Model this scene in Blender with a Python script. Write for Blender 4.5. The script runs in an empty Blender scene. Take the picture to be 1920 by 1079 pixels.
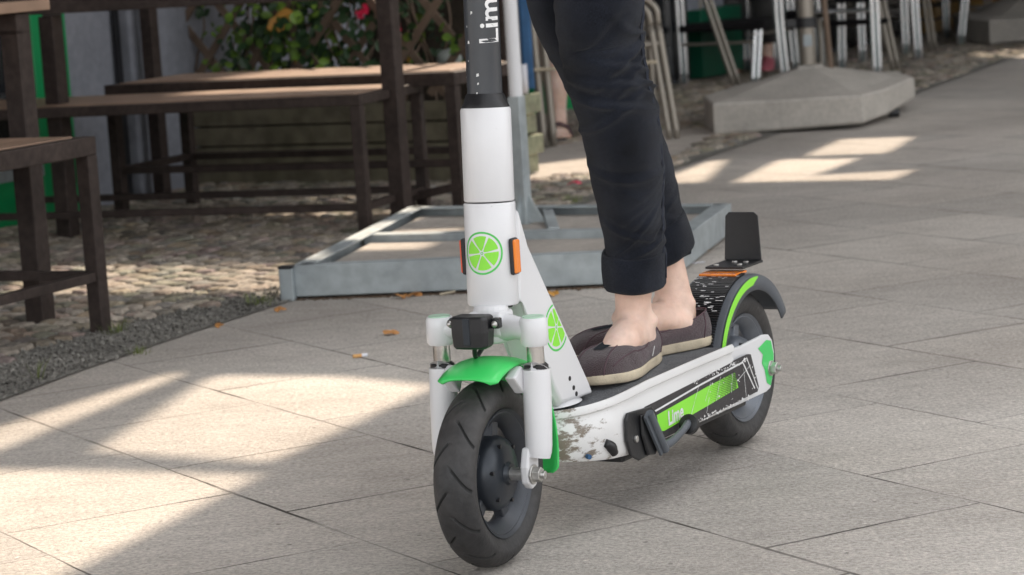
import bpy, bmesh, math, random
from mathutils import Vector, Matrix, noise
from mathutils.geometry import delaunay_2d_cdt
random.seed(7)
PI=math.pi; S=bpy.context.scene; COL=S.collection
R=math.radians
# ------------------------------------------------------------------ camera
cam=bpy.data.cameras.new('camera'); co=bpy.data.objects.new('camera',cam); COL.objects.link(co); S.camera=co
cam.sensor_width=36; cam.lens=93.75; cam.clip_start=.05; cam.clip_end=400
_p=R(7.796); _c,_s=math.cos(.065),math.sin(.065)
_f=Vector((0,math.cos(_p),-math.sin(_p))); _u=Vector((0,math.sin(_p),math.cos(_p))); _r=Vector((1,0,0))
CR=_r*_c-_u*_s; CU=_r*_s+_u*_c
m=Matrix((CR,CU,-_f)).transposed().to_4x4(); m.translation=(0,0,.86); co.matrix_world=m
cam.dof.use_dof=True; cam.dof.focus_distance=3.75; cam.dof.aperture_fstop=10.5
S.render.resolution_x=1024; S.render.resolution_y=575
# ------------------------------------------------------------------ world + sun
SUN_AZ=R(20); SUN_EL=R(45)
w=bpy.data.worlds.new('World'); S.world=w; w.use_nodes=True; nt=w.node_tree; nt.nodes.clear()
sky=nt.nodes.new('ShaderNodeTexSky'); sky.sky_type='NISHITA'; sky.sun_disc=False; sky.sun_elevation=SUN_EL; sky.sun_rotation=SUN_AZ
sky.air_density=1.0; sky.dust_density=3.0
hs=nt.nodes.new('ShaderNodeHueSaturation'); hs.inputs['Saturation'].default_value=.10
bg=nt.nodes.new('ShaderNodeBackground'); bg.inputs[1].default_value=.15; wo=nt.nodes.new('ShaderNodeOutputWorld')
nt.links.new(sky.outputs[0],hs.inputs['Color']); nt.links.new(hs.outputs[0],bg.inputs[0]); nt.links.new(bg.outputs[0],wo.inputs[0])
sl=bpy.data.lights.new('sun','SUN'); sl.energy=2.0; sl.angle=R(1.1); sl.color=(1,.83,.65)
so=bpy.data.objects.new('sun',sl); COL.objects.link(so)
sd=Vector((math.sin(SUN_AZ)*math.cos(SUN_EL),math.cos(SUN_AZ)*math.cos(SUN_EL),math.sin(SUN_EL)))
so.rotation_euler=sd.to_track_quat('Z','Y').to_euler(); so.location=(3,12,14)
S.view_settings.view_transform='Standard'; S.view_settings.look='None'; S.view_settings.exposure=1.85; S.view_settings.gamma=1
# ------------------------------------------------------------------ materials
def mat(name,col,rough=.6,metal=0,noise_amt=.12,nscale=8,bump=.0,bscale=60,spec=.5,col2=None,fscale=None,famt=0,coat=0,sheen=0,sss=0,trans=0):
    m=bpy.data.materials.new(name); m.use_nodes=True; t=m.node_tree; N=t.nodes; L=t.links; b=N['Principled BSDF']
    b.inputs['Roughness'].default_value=rough; b.inputs['Metallic'].default_value=metal; b.inputs['Specular IOR Level'].default_value=spec
    if coat: b.inputs['Coat Weight'].default_value=coat; b.inputs['Coat Roughness'].default_value=.15
    if sheen: b.inputs['Sheen Weight'].default_value=sheen
    if sss: b.inputs['Subsurface Weight'].default_value=sss; b.inputs['Subsurface Radius'].default_value=(.02,.008,.004); b.inputs['Subsurface Scale'].default_value=.5
    tc=N.new('ShaderNodeTexCoord'); n=N.new('ShaderNodeTexNoise'); n.inputs['Scale'].default_value=nscale; n.inputs['Detail'].default_value=6
    L.new(tc.outputs['Object'],n.inputs['Vector'])
    r=N.new('ShaderNodeMapRange'); r.inputs[1].default_value=.3; r.inputs[2].default_value=.7
    L.new(n.outputs[0],r.inputs[0])
    mx=N.new('ShaderNodeMix'); mx.data_type='RGBA'
    a=tuple(c*(1-noise_amt) for c in col)+(1,); c2=(tuple(col2)+(1,)) if col2 else tuple(min(1,c*(1+noise_amt)) for c in col)+(1,)
    mx.inputs[6].default_value=a; mx.inputs[7].default_value=c2; L.new(r.outputs[0],mx.inputs[0])
    out=mx.outputs[2]
    if famt:
        n2=N.new('ShaderNodeTexNoise'); n2.inputs['Scale'].default_value=fscale; n2.inputs['Detail'].default_value=3; L.new(tc.outputs['Object'],n2.inputs['Vector'])
        r2=N.new('ShaderNodeMapRange'); r2.inputs[1].default_value=.35; r2.inputs[2].default_value=.65; r2.inputs[3].default_value=1-famt; r2.inputs[4].default_value=1+famt; L.new(n2.outputs[0],r2.inputs[0])
        v=N.new('ShaderNodeVectorMath'); v.operation='SCALE'; L.new(out,v.inputs[0]); L.new(r2.outputs[0],v.inputs['Scale']); out=v.outputs[0]
    L.new(out,b.inputs['Base Color'])
    if bump:
        n3=N.new('ShaderNodeTexNoise'); n3.inputs['Scale'].default_value=bscale; n3.inputs['Detail'].default_value=4; L.new(tc.outputs['Object'],n3.inputs['Vector'])
        bp=N.new('ShaderNodeBump'); bp.inputs['Strength'].default_value=bump; bp.inputs['Distance'].default_value=.01; L.new(n3.outputs[0],bp.inputs['Height']); L.new(bp.outputs[0],b.inputs['Normal'])
    r4=N.new('ShaderNodeMapRange'); r4.inputs[3].default_value=max(0,rough-.08); r4.inputs[4].default_value=min(1,rough+.08); L.new(n.outputs[0],r4.inputs[0]); L.new(r4.outputs[0],b.inputs['Roughness'])
    if trans:
        b.inputs['Transmission Weight'].default_value=trans
    m.diffuse_color=tuple(col)+(1,)
    return m
def scuffed(name,col,dirt,thr=.62,scale=30,axis=None,lo=0,hi=1,rough=.35,zdirt=None):
    """paint with scratches / grime patches; axis gradient concentrates the real grime (object coordinates)"""
    m=mat(name,col,rough,0,.04,5,.02,200,coat=.3); t=m.node_tree; N=t.nodes; L=t.links; b=N['Principled BSDF']
    src=b.inputs['Base Color'].links[0].from_socket
    tc=N.new('ShaderNodeTexCoord'); n=N.new('ShaderNodeTexNoise'); n.inputs['Scale'].default_value=scale; n.inputs['Detail'].default_value=8; n.inputs['Roughness'].default_value=.7
    mp=N.new('ShaderNodeMapping'); mp.inputs['Scale'].default_value=(1,1,2.2); L.new(tc.outputs['Object'],mp.inputs[0]); L.new(mp.outputs[0],n.inputs['Vector'])
    val=n.outputs[0]
    if axis is not None:
        sx=N.new('ShaderNodeSeparateXYZ'); L.new(tc.outputs['Object'],sx.inputs[0])
        g=N.new('ShaderNodeMapRange'); g.inputs[1].default_value=lo; g.inputs[2].default_value=hi; g.inputs[3].default_value=0; g.inputs[4].default_value=.26; L.new(sx.outputs[axis],g.inputs[0])
        ad=N.new('ShaderNodeMath'); L.new(val,ad.inputs[0]); L.new(g.outputs[0],ad.inputs[1]); val=ad.outputs[0]
        if zdirt:
            g2=N.new('ShaderNodeMapRange'); g2.inputs[1].default_value=zdirt[0]; g2.inputs[2].default_value=zdirt[1]; g2.inputs[3].default_value=0; g2.inputs[4].default_value=zdirt[2]; L.new(sx.outputs[2],g2.inputs[0])
            ad2=N.new('ShaderNodeMath'); L.new(val,ad2.inputs[0]); L.new(g2.outputs[0],ad2.inputs[1]); val=ad2.outputs[0]
    r=N.new('ShaderNodeMapRange'); r.inputs[1].default_value=thr; r.inputs[2].default_value=thr+.09; L.new(val,r.inputs[0])
    mx=N.new('ShaderNodeMix'); mx.data_type='RGBA'; L.new(r.outputs[0],mx.inputs[0]); L.new(src,mx.inputs[6]); mx.inputs[7].default_value=tuple(dirt)+(1,)
    L.new(mx.outputs[2],b.inputs['Base Color']); return m
M={}
M['white']=scuffed('white_paint',(.70,.70,.715),(.25,.23,.2),.675,30)
M['deckwhite']=scuffed('deck_paint',(.69,.685,.68),(.20,.165,.13),.67,44,0,.53,.68,zdirt=(.15,.10,.06))
M['black']=mat('black_plastic',(.014,.014,.016),.42,0,.2,20,.05,300)
M['stem']=mat('stem_black',(.032,.036,.043),.38,0,.15,12,.02,300,coat=.2)
M['rubber']=mat('tyre_rubber',(.030,.030,.032),.6,0,.25,8,.12,160,col2=(.062,.057,.054),famt=.2,fscale=70)
M['groove']=mat('tyre_groove_shade',(.020,.020,.020),.8,0,.2,14)  # dark clean rubber, with shade inside the grooves painted in
M['grey']=mat('dark_grey_plastic',(.085,.095,.11),.45,0,.15,14,.03,250)
M['hub']=mat('hub_motor',(.03,.036,.045),.33,.3,.2,14,.02,200)
M['green']=mat('green_plastic',(.05,.62,.13),.38,0,.08,10,.02,200,coat=.2)
M['lime']=mat('lime_sticker',(.26,.76,.05),.45,0,.06,10)
M['limeg']=mat('green_ring',(.08,.55,.10),.45,0,.06,10)
M['stickerblk']=mat('black_sticker',(.035,.032,.035),.5,0,.2,60,.02,200,famt=.2,fscale=240)
M['print']=mat('white_print',(.75,.75,.75),.5,0,.1,60)
M['chrome']=mat('chrome',(.62,.60,.58),.22,.95,.1,30)
M['steel']=mat('bolt_steel',(.55,.54,.52),.32,.85,.2,60)
M['orange']=mat('orange_reflector',(.85,.23,.02),.22,0,.05,30,coat=.6)
M['red']=mat('red_reflector',(.72,.10,.04),.3,0,.1,30)
M['mat']=mat('grip_mat',(.12,.125,.135),.75,0,.25,40,.5,420,famt=.25,fscale=300)
M['skin']=mat('skin',(.70,.45,.34),.5,0,.10,14,.15,120,col2=(.84,.63,.53),sss=.2,spec=.3,famt=.06,fscale=45)
M['shoe']=mat('shoe_canvas',(.075,.050,.055),.92,0,.28,12,.6,600,sheen=.3,spec=.15,famt=.1,fscale=900)
M['shoelight']=mat('shoe_seam',(.12,.078,.09),.9,0,.1,40,.2,600,spec=.1)
M['sole']=mat('shoe_sole',(.50,.43,.32),.8,0,.28,22,.2,300,spec=.2)
M['elastic']=mat('elastic',(.03,.035,.042),.85,0,.1,90,.4,900,spec=.1)
M['brown']=mat('brown_frame_paint',(.046,.034,.030),.5,0,.3,5,.12,90,spec=.2,famt=.2,fscale=50)
M['slat']=mat('brown_slats',(.30,.195,.135),.5,0,.2,9,.08,80)
M['galv']=mat('galvanised_steel',(.33,.37,.39),.5,.25,.16,5,.05,150,col2=(.42,.46,.47),famt=.12,fscale=26)
M['concrete']=mat('concrete',(.43,.40,.36),.85,0,.12,6,.25,120,famt=.08,fscale=60)
M['slabp']=mat('concrete_slab',(.40,.36,.32),.85,0,.12,9,.25,120,famt=.1,fscale=60)
M['plaster']=mat('grey_plaster',(.24,.25,.285),.85,0,.15,3,.3,40,famt=.08,fscale=30)
M['greenpaint']=mat('green_painted_frame',(.0,.28,.085),.4,0,.12,3)
M['darkglass']=mat('dark_glass',(.02,.022,.025),.1,0,.1,3)
M['darkpanel']=mat('dark_brown_panel',(.028,.02,.018),.55,0,.2,3)
M['plank']=mat('weathered_plank',(.24,.21,.15),.85,0,.35,4,.4,30,col2=(.14,.125,.08),famt=.25,fscale=14)
M['plankend']=mat('plank_end',(.34,.33,.23),.85,0,.3,14,.3,40,col2=(.27,.29,.19),famt=.2,fscale=40)
M['lattice']=mat('lattice_wood',(.15,.105,.075),.8,0,.3,9,.2,60)
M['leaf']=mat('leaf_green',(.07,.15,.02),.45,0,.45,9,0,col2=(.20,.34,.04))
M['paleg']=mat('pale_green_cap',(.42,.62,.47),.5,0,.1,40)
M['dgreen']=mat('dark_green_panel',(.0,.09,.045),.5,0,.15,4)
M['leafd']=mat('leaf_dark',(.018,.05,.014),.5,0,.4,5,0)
M['leafy']=mat('leaf_yellow',(.62,.30,.05),.6,0,.3,20,0)
M['leafo']=mat('leaf_orange',(.52,.24,.07),.7,0,.35,40,.1,200)
M['flower']=mat('petal_red',(.75,.03,.10),.6,0,.2,20)
M['pink']=mat('pink_canvas',(.6,.16,.2),.8,0,.2,20)
M['alu']=mat('polished_aluminium',(.95,.96,.98),.22,.85,.03,6,coat=.5)
M['aludark']=mat('seam_green',(.02,.10,.09),.5,0,.1,9)
M['taupe']=mat('bronze_and_shaded_alu',(.30,.27,.23),.4,.5,.1,6)  # bronze parts; on chair legs a shaded copy of the aluminium
M['wicker']=mat('black_wicker',(.012,.011,.012),.7,0,.2,60,.4,120,spec=.2)
M['stone']=mat('pale_stone',(.3,.33,.31),.8,0,.3,9,.3,40)
M['soil']=mat('soil',(.045,.035,.025),.95,0,.4,20,.5,60)
M['skirt']=mat('dark_fabric',(.055,.052,.05),.9,0,.2,20,.2,300)
M['wood']=mat('crate_wood',(.40,.24,.07),.7,0,.25,8,.2,60)
M['canvas']=mat('shade_sheet_canvas',(.10,.085,.07),.9,0,.08,3,.1,60)
M['render']=mat('pale_render',(.5,.47,.42),.9,0,.1,2,.2,20)
M['paper']=mat('white_paper',(.8,.8,.85),.8,0,.05,9)
M['tan']=mat('filter_tan',(.75,.42,.16),.8,0,.1,90)
M['grass']=mat('weed_green',(.12,.15,.035),.6,0,.3,20)
M['hose']=mat('blue_cloth',(.04,.12,.26),.8,0,.2,20)
# denim with worn lighter creases
def denim():
    m=mat('black_denim',(.0065,.008,.013),.9,0,.25,11,.5,1100,sheen=.10,spec=.1,famt=.38,fscale=650,col2=(.022,.026,.038)); return m
M['denim']=denim()
M['denimlight']=mat('denim_worn_seam',(.045,.05,.066),.9,0,.35,120,.3,900,spec=.1)
# paving: brick pattern of large slabs turned 30 deg, joints of uneven width
def paving():
    m=mat('granite_paving',(.42,.382,.345),.83,0,.13,1.3,0,1,spec=.25,col2=(.53,.495,.455)); t=m.node_tree; N=t.nodes; L=t.links; b=N['Principled BSDF']
    base=b.inputs['Base Color'].links[0].from_socket
    tc=N.new('ShaderNodeTexCoord'); mp=N.new('ShaderNodeMapping'); mp.vector_type='TEXTURE'
    # texture X axis along v=(.5,-.866), Y along u=(.866,.5)
    mp.inputs['Rotation'].default_value=(0,0,R(-60)); mp.inputs['Location'].default_value=(2.04*.866,2.04*.5,0)
    L.new(tc.outputs['Object'],mp.inputs[0])
    # wobble
    nz=N.new('ShaderNodeTexNoise'); nz.inputs['Scale'].default_value=9; nz.inputs['Detail'].default_value=3; L.new(tc.outputs['Object'],nz.inputs['Vector'])
    vs=N.new('ShaderNodeVectorMath'); vs.operation='MULTIPLY_ADD'; L.new(nz.outputs[1],vs.inputs[0]); vs.inputs[1].default_value=(.006,.006,0); L.new(mp.outputs[0],vs.inputs[2])
    def brick(ms,sm):
        br=N.new('ShaderNodeTexBrick'); br.offset=.42; br.inputs['Scale'].default_value=1; br.inputs['Brick Width'].default_value=.45; br.inputs['Row Height'].default_value=.377
        br.inputs['Mortar Size'].default_value=ms; br.inputs['Mortar Smooth'].default_value=sm; br.inputs['Color1'].default_value=(.86,.86,.86,1); br.inputs['Color2'].default_value=(1.12,1.10,1.08,1); br.inputs['Mortar'].default_value=(1,1,1,1); br.inputs['Bias'].default_value=0
        L.new(vs.outputs[0],br.inputs['Vector']); return br
    b1=brick(.0021,.3); b2=brick(.0038,.35)
    sel=N.new('ShaderNodeTexNoise'); sel.inputs['Scale'].default_value=1.7; sel.inputs['Detail'].default_value=2; L.new(tc.outputs['Object'],sel.inputs['Vector'])
    rs=N.new('ShaderNodeMapRange'); rs.inputs[1].default_value=.50; rs.inputs[2].default_value=.56; L.new(sel.outputs[0],rs.inputs[0])
    mm=N.new('ShaderNodeMix'); L.new(rs.outputs[0],mm.inputs[0]); L.new(b1.outputs['Fac'],mm.inputs[2]); L.new(b2.outputs['Fac'],mm.inputs[3])
    sel2=N.new('ShaderNodeTexNoise'); sel2.inputs['Scale'].default_value=3.1; L.new(tc.outputs['Object'],sel2.inputs['Vector'])
    rs2=N.new('ShaderNodeMapRange'); rs2.inputs[1].default_value=.40; rs2.inputs[2].default_value=.60; rs2.inputs[3].default_value=.30; L.new(sel2.outputs[0],rs2.inputs[0])
    jt=N.new('ShaderNodeMath'); jt.operation='MULTIPLY'; L.new(mm.outputs[0],jt.inputs[0]); L.new(rs2.outputs[0],jt.inputs[1])
    # slab tone
    tone=N.new('ShaderNodeMix'); tone.data_type='RGBA'; tone.blend_type='MULTIPLY'; tone.inputs[0].default_value=.6; L.new(base,tone.inputs[6]); L.new(b1.outputs['Color'],tone.inputs[7])
    # speckle, streak aligned with brush marks
    sp=N.new('ShaderNodeTexNoise'); sp.inputs['Scale'].default_value=120; sp.inputs['Detail'].default_value=4; sp.inputs['Roughness'].default_value=.75; L.new(tc.outputs['Object'],sp.inputs['Vector'])
    rp=N.new('ShaderNodeMapRange'); rp.inputs[1].default_value=.25; rp.inputs[2].default_value=.75; rp.inputs[3].default_value=.52; rp.inputs[4].default_value=1.48; L.new(sp.outputs[0],rp.inputs[0])
    st=N.new('ShaderNodeTexNoise'); st.inputs['Scale'].default_value=11; st.inputs['Detail'].default_value=8; st.inputs['Roughness'].default_value=.72
    ms=N.new('ShaderNodeMapping'); ms.inputs['Scale'].default_value=(1,1.9,1); ms.inputs['Rotation'].default_value=(0,0,R(-20)); L.new(tc.outputs['Object'],ms.inputs[0]); L.new(ms.outputs[0],st.inputs['Vector'])
    rt=N.new('ShaderNodeMapRange'); rt.inputs[1].default_value=.3; rt.inputs[2].default_value=.7; rt.inputs[3].default_value=.84; rt.inputs[4].default_value=1.13; L.new(st.outputs[0],rt.inputs[0])
    mu=N.new('ShaderNodeMath'); mu.operation='MULTIPLY'; L.new(rp.outputs[0],mu.inputs[0]); L.new(rt.outputs[0],mu.inputs[1])
    vo=N.new('ShaderNodeTexVoronoi'); vo.inputs['Scale'].default_value=38; vo.inputs['Randomness'].default_value=1; L.new(tc.outputs['Object'],vo.inputs['Vector'])
    vr_=N.new('ShaderNodeMapRange'); vr_.inputs[1].default_value=.10; vr_.inputs[2].default_value=.17; vr_.inputs[3].default_value=1; vr_.inputs[4].default_value=0; L.new(vo.outputs['Distance'],vr_.inputs[0])
    vc=N.new('ShaderNodeSeparateColor'); L.new(vo.outputs['Color'],vc.inputs[0]); vm=N.new('ShaderNodeMapRange'); vm.inputs[1].default_value=0; vm.inputs[2].default_value=1; vm.inputs[3].default_value=-.55; vm.inputs[4].default_value=.55; L.new(vc.outputs[0],vm.inputs[0])
    vg=N.new('ShaderNodeMath'); vg.operation='GREATER_THAN'; vg.inputs[1].default_value=.72; L.new(vc.outputs[1],vg.inputs[0])
    v1=N.new('ShaderNodeMath'); v1.operation='MULTIPLY'; L.new(vr_.outputs[0],v1.inputs[0]); L.new(vg.outputs[0],v1.inputs[1])
    v2=N.new('ShaderNodeMath'); v2.operation='MULTIPLY_ADD'; L.new(v1.outputs[0],v2.inputs[0]); L.new(vm.outputs[0],v2.inputs[1]); v2.inputs[2].default_value=1
    m0=mu; mu=N.new('ShaderNodeMath'); mu.operation='MULTIPLY'; L.new(m0.outputs[0],mu.inputs[0]); L.new(v2.outputs[0],mu.inputs[1])
    sc=N.new('ShaderNodeVectorMath'); sc.operation='SCALE'; L.new(tone.outputs[2],sc.inputs[0]); L.new(mu.outputs[0],sc.inputs['Scale'])
    fin=N.new('ShaderNodeMix'); fin.data_type='RGBA'; L.new(jt.outputs[0],fin.inputs[0]); L.new(sc.outputs[0],fin.inputs[6]); fin.inputs[7].default_value=(.055,.047,.04,1)
    L.new(fin.outputs[2],b.inputs['Base Color'])
    hh=N.new('ShaderNodeMath'); hh.operation='MULTIPLY_ADD'; L.new(jt.outputs[0],hh.inputs[0]); hh.inputs[1].default_value=-1.2; L.new(mu.outputs[0],hh.inputs[2])
    bp=N.new('ShaderNodeBump'); bp.inputs['Strength'].default_value=.6; bp.inputs['Distance'].default_value=.004; L.new(hh.outputs[0],bp.inputs['Height']); L.new(bp.outputs[0],b.inputs['Normal'])
    return m
M['paving']=paving()
def gravel():
    m=mat('grit',(.20,.19,.17),.95,0,.3,3,0,1,famt=.45,fscale=120); t=m.node_tree; N=t.nodes; L=t.links; b=N['Principled BSDF']
    tc=N.new('ShaderNodeTexCoord'); v=N.new('ShaderNodeTexVoronoi'); v.inputs['Scale'].default_value=85; L.new(tc.outputs['Object'],v.inputs['Vector'])
    bp=N.new('ShaderNodeBump'); bp.inputs['Strength'].default_value=1; bp.inputs['Distance'].default_value=.012; bp.invert=True; L.new(v.outputs[0],bp.inputs['Height']); L.new(bp.outputs[0],b.inputs['Normal']); return m
M['grit']=gravel()
def cobm():
    m=mat('cobble_stone',(.33,.285,.235),.85,0,.2,2.5,.3,220,famt=.3,fscale=60); t=m.node_tree; N=t.nodes; L=t.links; b=N['Principled BSDF']
    src=b.inputs['Base Color'].links[0].from_socket
    a=N.new('ShaderNodeVertexColor'); a.layer_name='tone'; mx=N.new('ShaderNodeMix'); mx.data_type='RGBA'; mx.blend_type='MULTIPLY'; mx.inputs[0].default_value=1
    L.new(src,mx.inputs[6]); L.new(a.outputs[0],mx.inputs[7]); L.new(mx.outputs[2],b.inputs['Base Color']); return m
M['cobble']=cobm()
# ------------------------------------------------------------------ helpers
def obj(name,bm,m,parent=None,smooth=False,bev=0,seg=2,auto=False):
    me=bpy.data.meshes.new(name); bmesh.ops.recalc_face_normals(bm,faces=bm.faces); bm.to_mesh(me); bm.free()
    if isinstance(m,(list,tuple)):
        for k in m: me.materials.append(k)
    else: me.materials.append(m)
    o=bpy.data.objects.new(name,me); COL.objects.link(o)
    if parent: o.parent=parent
    if smooth:
        for p in me.polygons: p.use_smooth=True
    if auto:
        for p in me.polygons: p.use_smooth=True
        me.set_sharp_from_angle(angle=R(38))
    if bev:
        b=o.modifiers.new('bevel','BEVEL'); b.width=bev; b.segments=seg; b.limit_method='ANGLE'; b.angle_limit=R(40)
    return o
def tag(o,label,cat,group=None,kind=None):
    if label: o['label']=label
    if cat: o['category']=cat
    if group: o['group']=group
    if kind: o['kind']=kind
    return o
def thing(name,label,cat,loc=(0,0,0),rz=0,group=None):
    o=bpy.data.objects.new(name,None); COL.objects.link(o); o.location=loc; o.rotation_euler=(0,0,rz); o.empty_display_size=.1
    return tag(o,label,cat,group)
def struct(name,bm,m,**k):
    o=obj(name,bm,m,**k); o['kind']='structure'; return o
def B(): return bmesh.new()
def box(bm,c,s,rot=None,mi=0):
    r=bmesh.ops.create_cube(bm,size=1); 
    for v in r['verts']:
        p=Vector((v.co.x*s[0],v.co.y*s[1],v.co.z*s[2]))
        if rot is not None: p=rot@p
        v.co=p+Vector(c)
    for f in {f for v in r['verts'] for f in v.link_faces}: f.material_index=mi
    return r['verts']
def bar(bm,p,q,wd,h,up=(0,0,1),mi=0):
    p=Vector(p);q=Vector(q);d=(q-p);L=d.length;d.normalize();u=Vector(up)
    s=d.cross(u)
    if s.length<1e-4: s=Vector((1,0,0))
    s.normalize(); u=s.cross(d)
    rot=Matrix((d,s,u)).transposed()
    return box(bm,(p+q)/2,(L,wd,h),rot,mi)
def post(bm,x,y,z0,z1,s,yaw,s2=None):
    return box(bm,(x,y,(z0+z1)/2),(s,s2 or s,z1-z0),Matrix.Rotation(yaw,3,'Z'))
def grid(bm,rows,closed=True,capa=False,capb=False,mi=0):
    vr=[[bm.verts.new(p) for p in r] for r in rows]; n=len(rows[0])
    for i in range(len(vr)-1):
        for j in range(n if closed else n-1):
            f=bm.faces.new((vr[i][j],vr[i][(j+1)%n],vr[i+1][(j+1)%n],vr[i+1][j])); f.material_index=mi
    if capa: bm.faces.new(vr[0][::-1]).material_index=mi
    if capb: bm.faces.new(vr[-1]).material_index=mi
    return vr
def catmull(pts,n):
    pts=[Vector(p) for p in pts]; out=[]
    P=[pts[0]*2-pts[1]]+pts+[pts[-1]*2-pts[-2]]
    for i in range(1,len(P)-2):
        for k in range(n):
            t=k/n; a,b,c,d=P[i-1],P[i],P[i+1],P[i+2]
            out.append(.5*((2*b)+(c-a)*t+(2*a-5*b+4*c-d)*t*t+(3*b-a-3*c+d)*t**3))
    out.append(pts[-1]); return out
def tube(bm,pts,rad,n=12,caps=True,sub=0,flat=None,mi=0,fn=None,ref=None):
    """swept tube; rad float or list; flat=(a,b) scale of the two ring axes"""
    if not isinstance(rad,(list,tuple)): rad=[rad]*len(pts)
    if sub:
        q=catmull([tuple(p)+() for p in pts],sub); rr=[]
        for i in range(len(pts)-1):
            for k in range(sub):
                t=k/sub; t=t*t*(3-2*t); rr.append(rad[i]*(1-t)+rad[i+1]*t)
        rr.append(rad[-1]); pts=q; rad=rr
    pts=[Vector(p) for p in pts]; rows=[]; rf=Vector(ref) if ref else None
    t0=(pts[1]-pts[0]).normalized(); a=rf if rf else (Vector((0,0,1)) if abs(t0.z)<.9 else Vector((1,0,0)))
    for i,p in enumerate(pts):
        t=(pts[min(i+1,len(pts)-1)]-pts[max(i-1,0)]).normalized()
        a=(a-t*a.dot(t)).normalized(); b=t.cross(a)
        fa,fb=flat if flat else (1,1); row=[]
        for j in range(n):
            th=2*PI*j/n; r=rad[i]
            k=fn(i/(len(pts)-1),th,p) if fn else 1
            row.append(p+(a*math.cos(th)*fa+b*math.sin(th)*fb)*r*k)
        rows.append(row)
    grid(bm,rows,True,caps,caps,mi); return pts
def lathe(bm,prof,axis='z',c=(0,0,0),n=48,mi=0,closed_prof=False):
    rows=[]
    for k in range(n):
        th=2*PI*k/n; row=[]
        for r,z in prof:
            x,y=r*math.cos(th),r*math.sin(th)
            if axis=='z': p=(x,y,z)
            elif axis=='y': p=(x,z,y)
            else: p=(z,x,y)
            row.append(Vector(p)+Vector(c))
        rows.append(row)
    rows.append(rows[0]); vr=[[bm.verts.new(p) for p in r] for r in rows[:-1]]; m_=len(prof)
    for i in range(n):
        for j in range(m_ if closed_prof else m_-1):
            q=(vr[i][j],vr[i][(j+1)%m_],vr[(i+1)%n][(j+1)%m_],vr[(i+1)%n][j])
            try: bm.faces.new(q).material_index=mi
            except ValueError: pass
    if not closed_prof:
        for j in (0,m_-1):
            if prof[j][0]>1e-5:
                try: bm.faces.new([vr[i][j] for i in range(n)]).material_index=mi
                except ValueError: pass
    bmesh.ops.remove_doubles(bm,verts=bm.verts,dist=1e-6)
def cyl(bm,p,q,r,n=20,r2=None,mi=0):
    tube(bm,[p,q],[r,r if r2 is None else r2],n,True,mi=mi)
def prism(bm,poly,y0,y1,mi=0):
    """polygon given in (x,z), extruded along y"""
    a=[bm.verts.new((x,y0,z)) for x,z in poly]; b=[bm.verts.new((x,y1,z)) for x,z in poly]; n=len(poly)
    fs=[bm.faces.new(a),bm.faces.new(b[::-1])]+[bm.faces.new((a[i],b[i],b[(i+1)%n],a[(i+1)%n])) for i in range(n)]
    for f in fs: f.material_index=mi
def flatpoly(bm,poly,z,mi=0):
    bm.faces.new([bm.verts.new((x,y,z)) for x,y in poly]).material_index=mi
# ------------------------------------------------------------------ ground
bm=B(); flatpoly(bm,[(-60,-20),(90,-20),(90,120),(-60,120)],0); struct('ground',bm,M['paving'])
# cobbled terrace edge runs away at 66 deg
EDGE=[(-2.2,2.4),(-1.008,5.118),(-.90,5.42),(-.746,5.80),(-.554,6.223),(-.2,7.0),(.18,7.85),(.60,9.0),(1.10,10.2),(1.75,11.46),(2.65,13.72),(3.6,16.0),(6.5,23)]
def edge_x(y):
    for a,b in zip(EDGE,EDGE[1:]):
        if a[1]<=y<=b[1]: return a[0]+(b[0]-a[0])*(y-a[1])/(b[1]-a[1])
    return -2.2 if y<2.4 else 6.5
def fac_x(y): return -1.40+.5095*(y-8.82)
bm=B(); flatpoly(bm,EDGE+[(5.8,23),(-4.2,2.4)],.004); struct('terrace_ground',bm,M['grit'])
SM=[(.05,8.85),(.30,8.95),(.60,9.35),(.80,10.1),(.95,10.35),(.55,10.6),(.20,10.1),(.02,9.6)]  # smooth slab strip
def inpoly(x,y,P):
    c=False
    for i in range(len(P)):
        a,b=P[i],P[i-1]
        if (a[1]>y)!=(b[1]>y) and x<(b[0]-a[0])*(y-a[1])/(b[1]-a[1])+a[0]: c=not c
    return c
bm=B(); lay=bm.loops.layers.color.new('tone'); cA,sA=math.cos(R(-31)),math.sin(R(-31))
def stone(x,y,s,h,ang):
    j=lambda:random.uniform(-.13,.13)*s
    cs=[]; ca,sa=math.cos(ang),math.sin(ang); t=random.uniform(.72,1.15)
    top=h+random.uniform(-.003,.003); tx=random.uniform(-.07,.07); ty=random.uniform(-.07,.07)
    for px,py in ((-1,-.55),(-.55,-1),(.55,-1),(1,-.55),(1,.55),(.55,1),(-.55,1),(-1,.55)):
        a=px*s*.48+j()*.6; b=py*s*.48+j()*.6; cs.append((a*ca-b*sa,a*sa+b*ca))
    rows=[]
    for k,z in ((1.0,.0),(.97,.62),(.80,.93),(.42,1.0)):
        rows.append([Vector((x+a*k,y+b*k,max(.002,z*top+(a*tx+b*ty)*(z>.3)))) for a,b in cs])
    vr=grid(bm,rows,True,False,True)
    col=(t*random.uniform(.95,1.06),t,t*random.uniform(.93,1.05),1)
    for v in [v for r in vr for v in r]:
        for l in v.link_loops: l[lay]=col
pitch=.062; n=0
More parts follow.
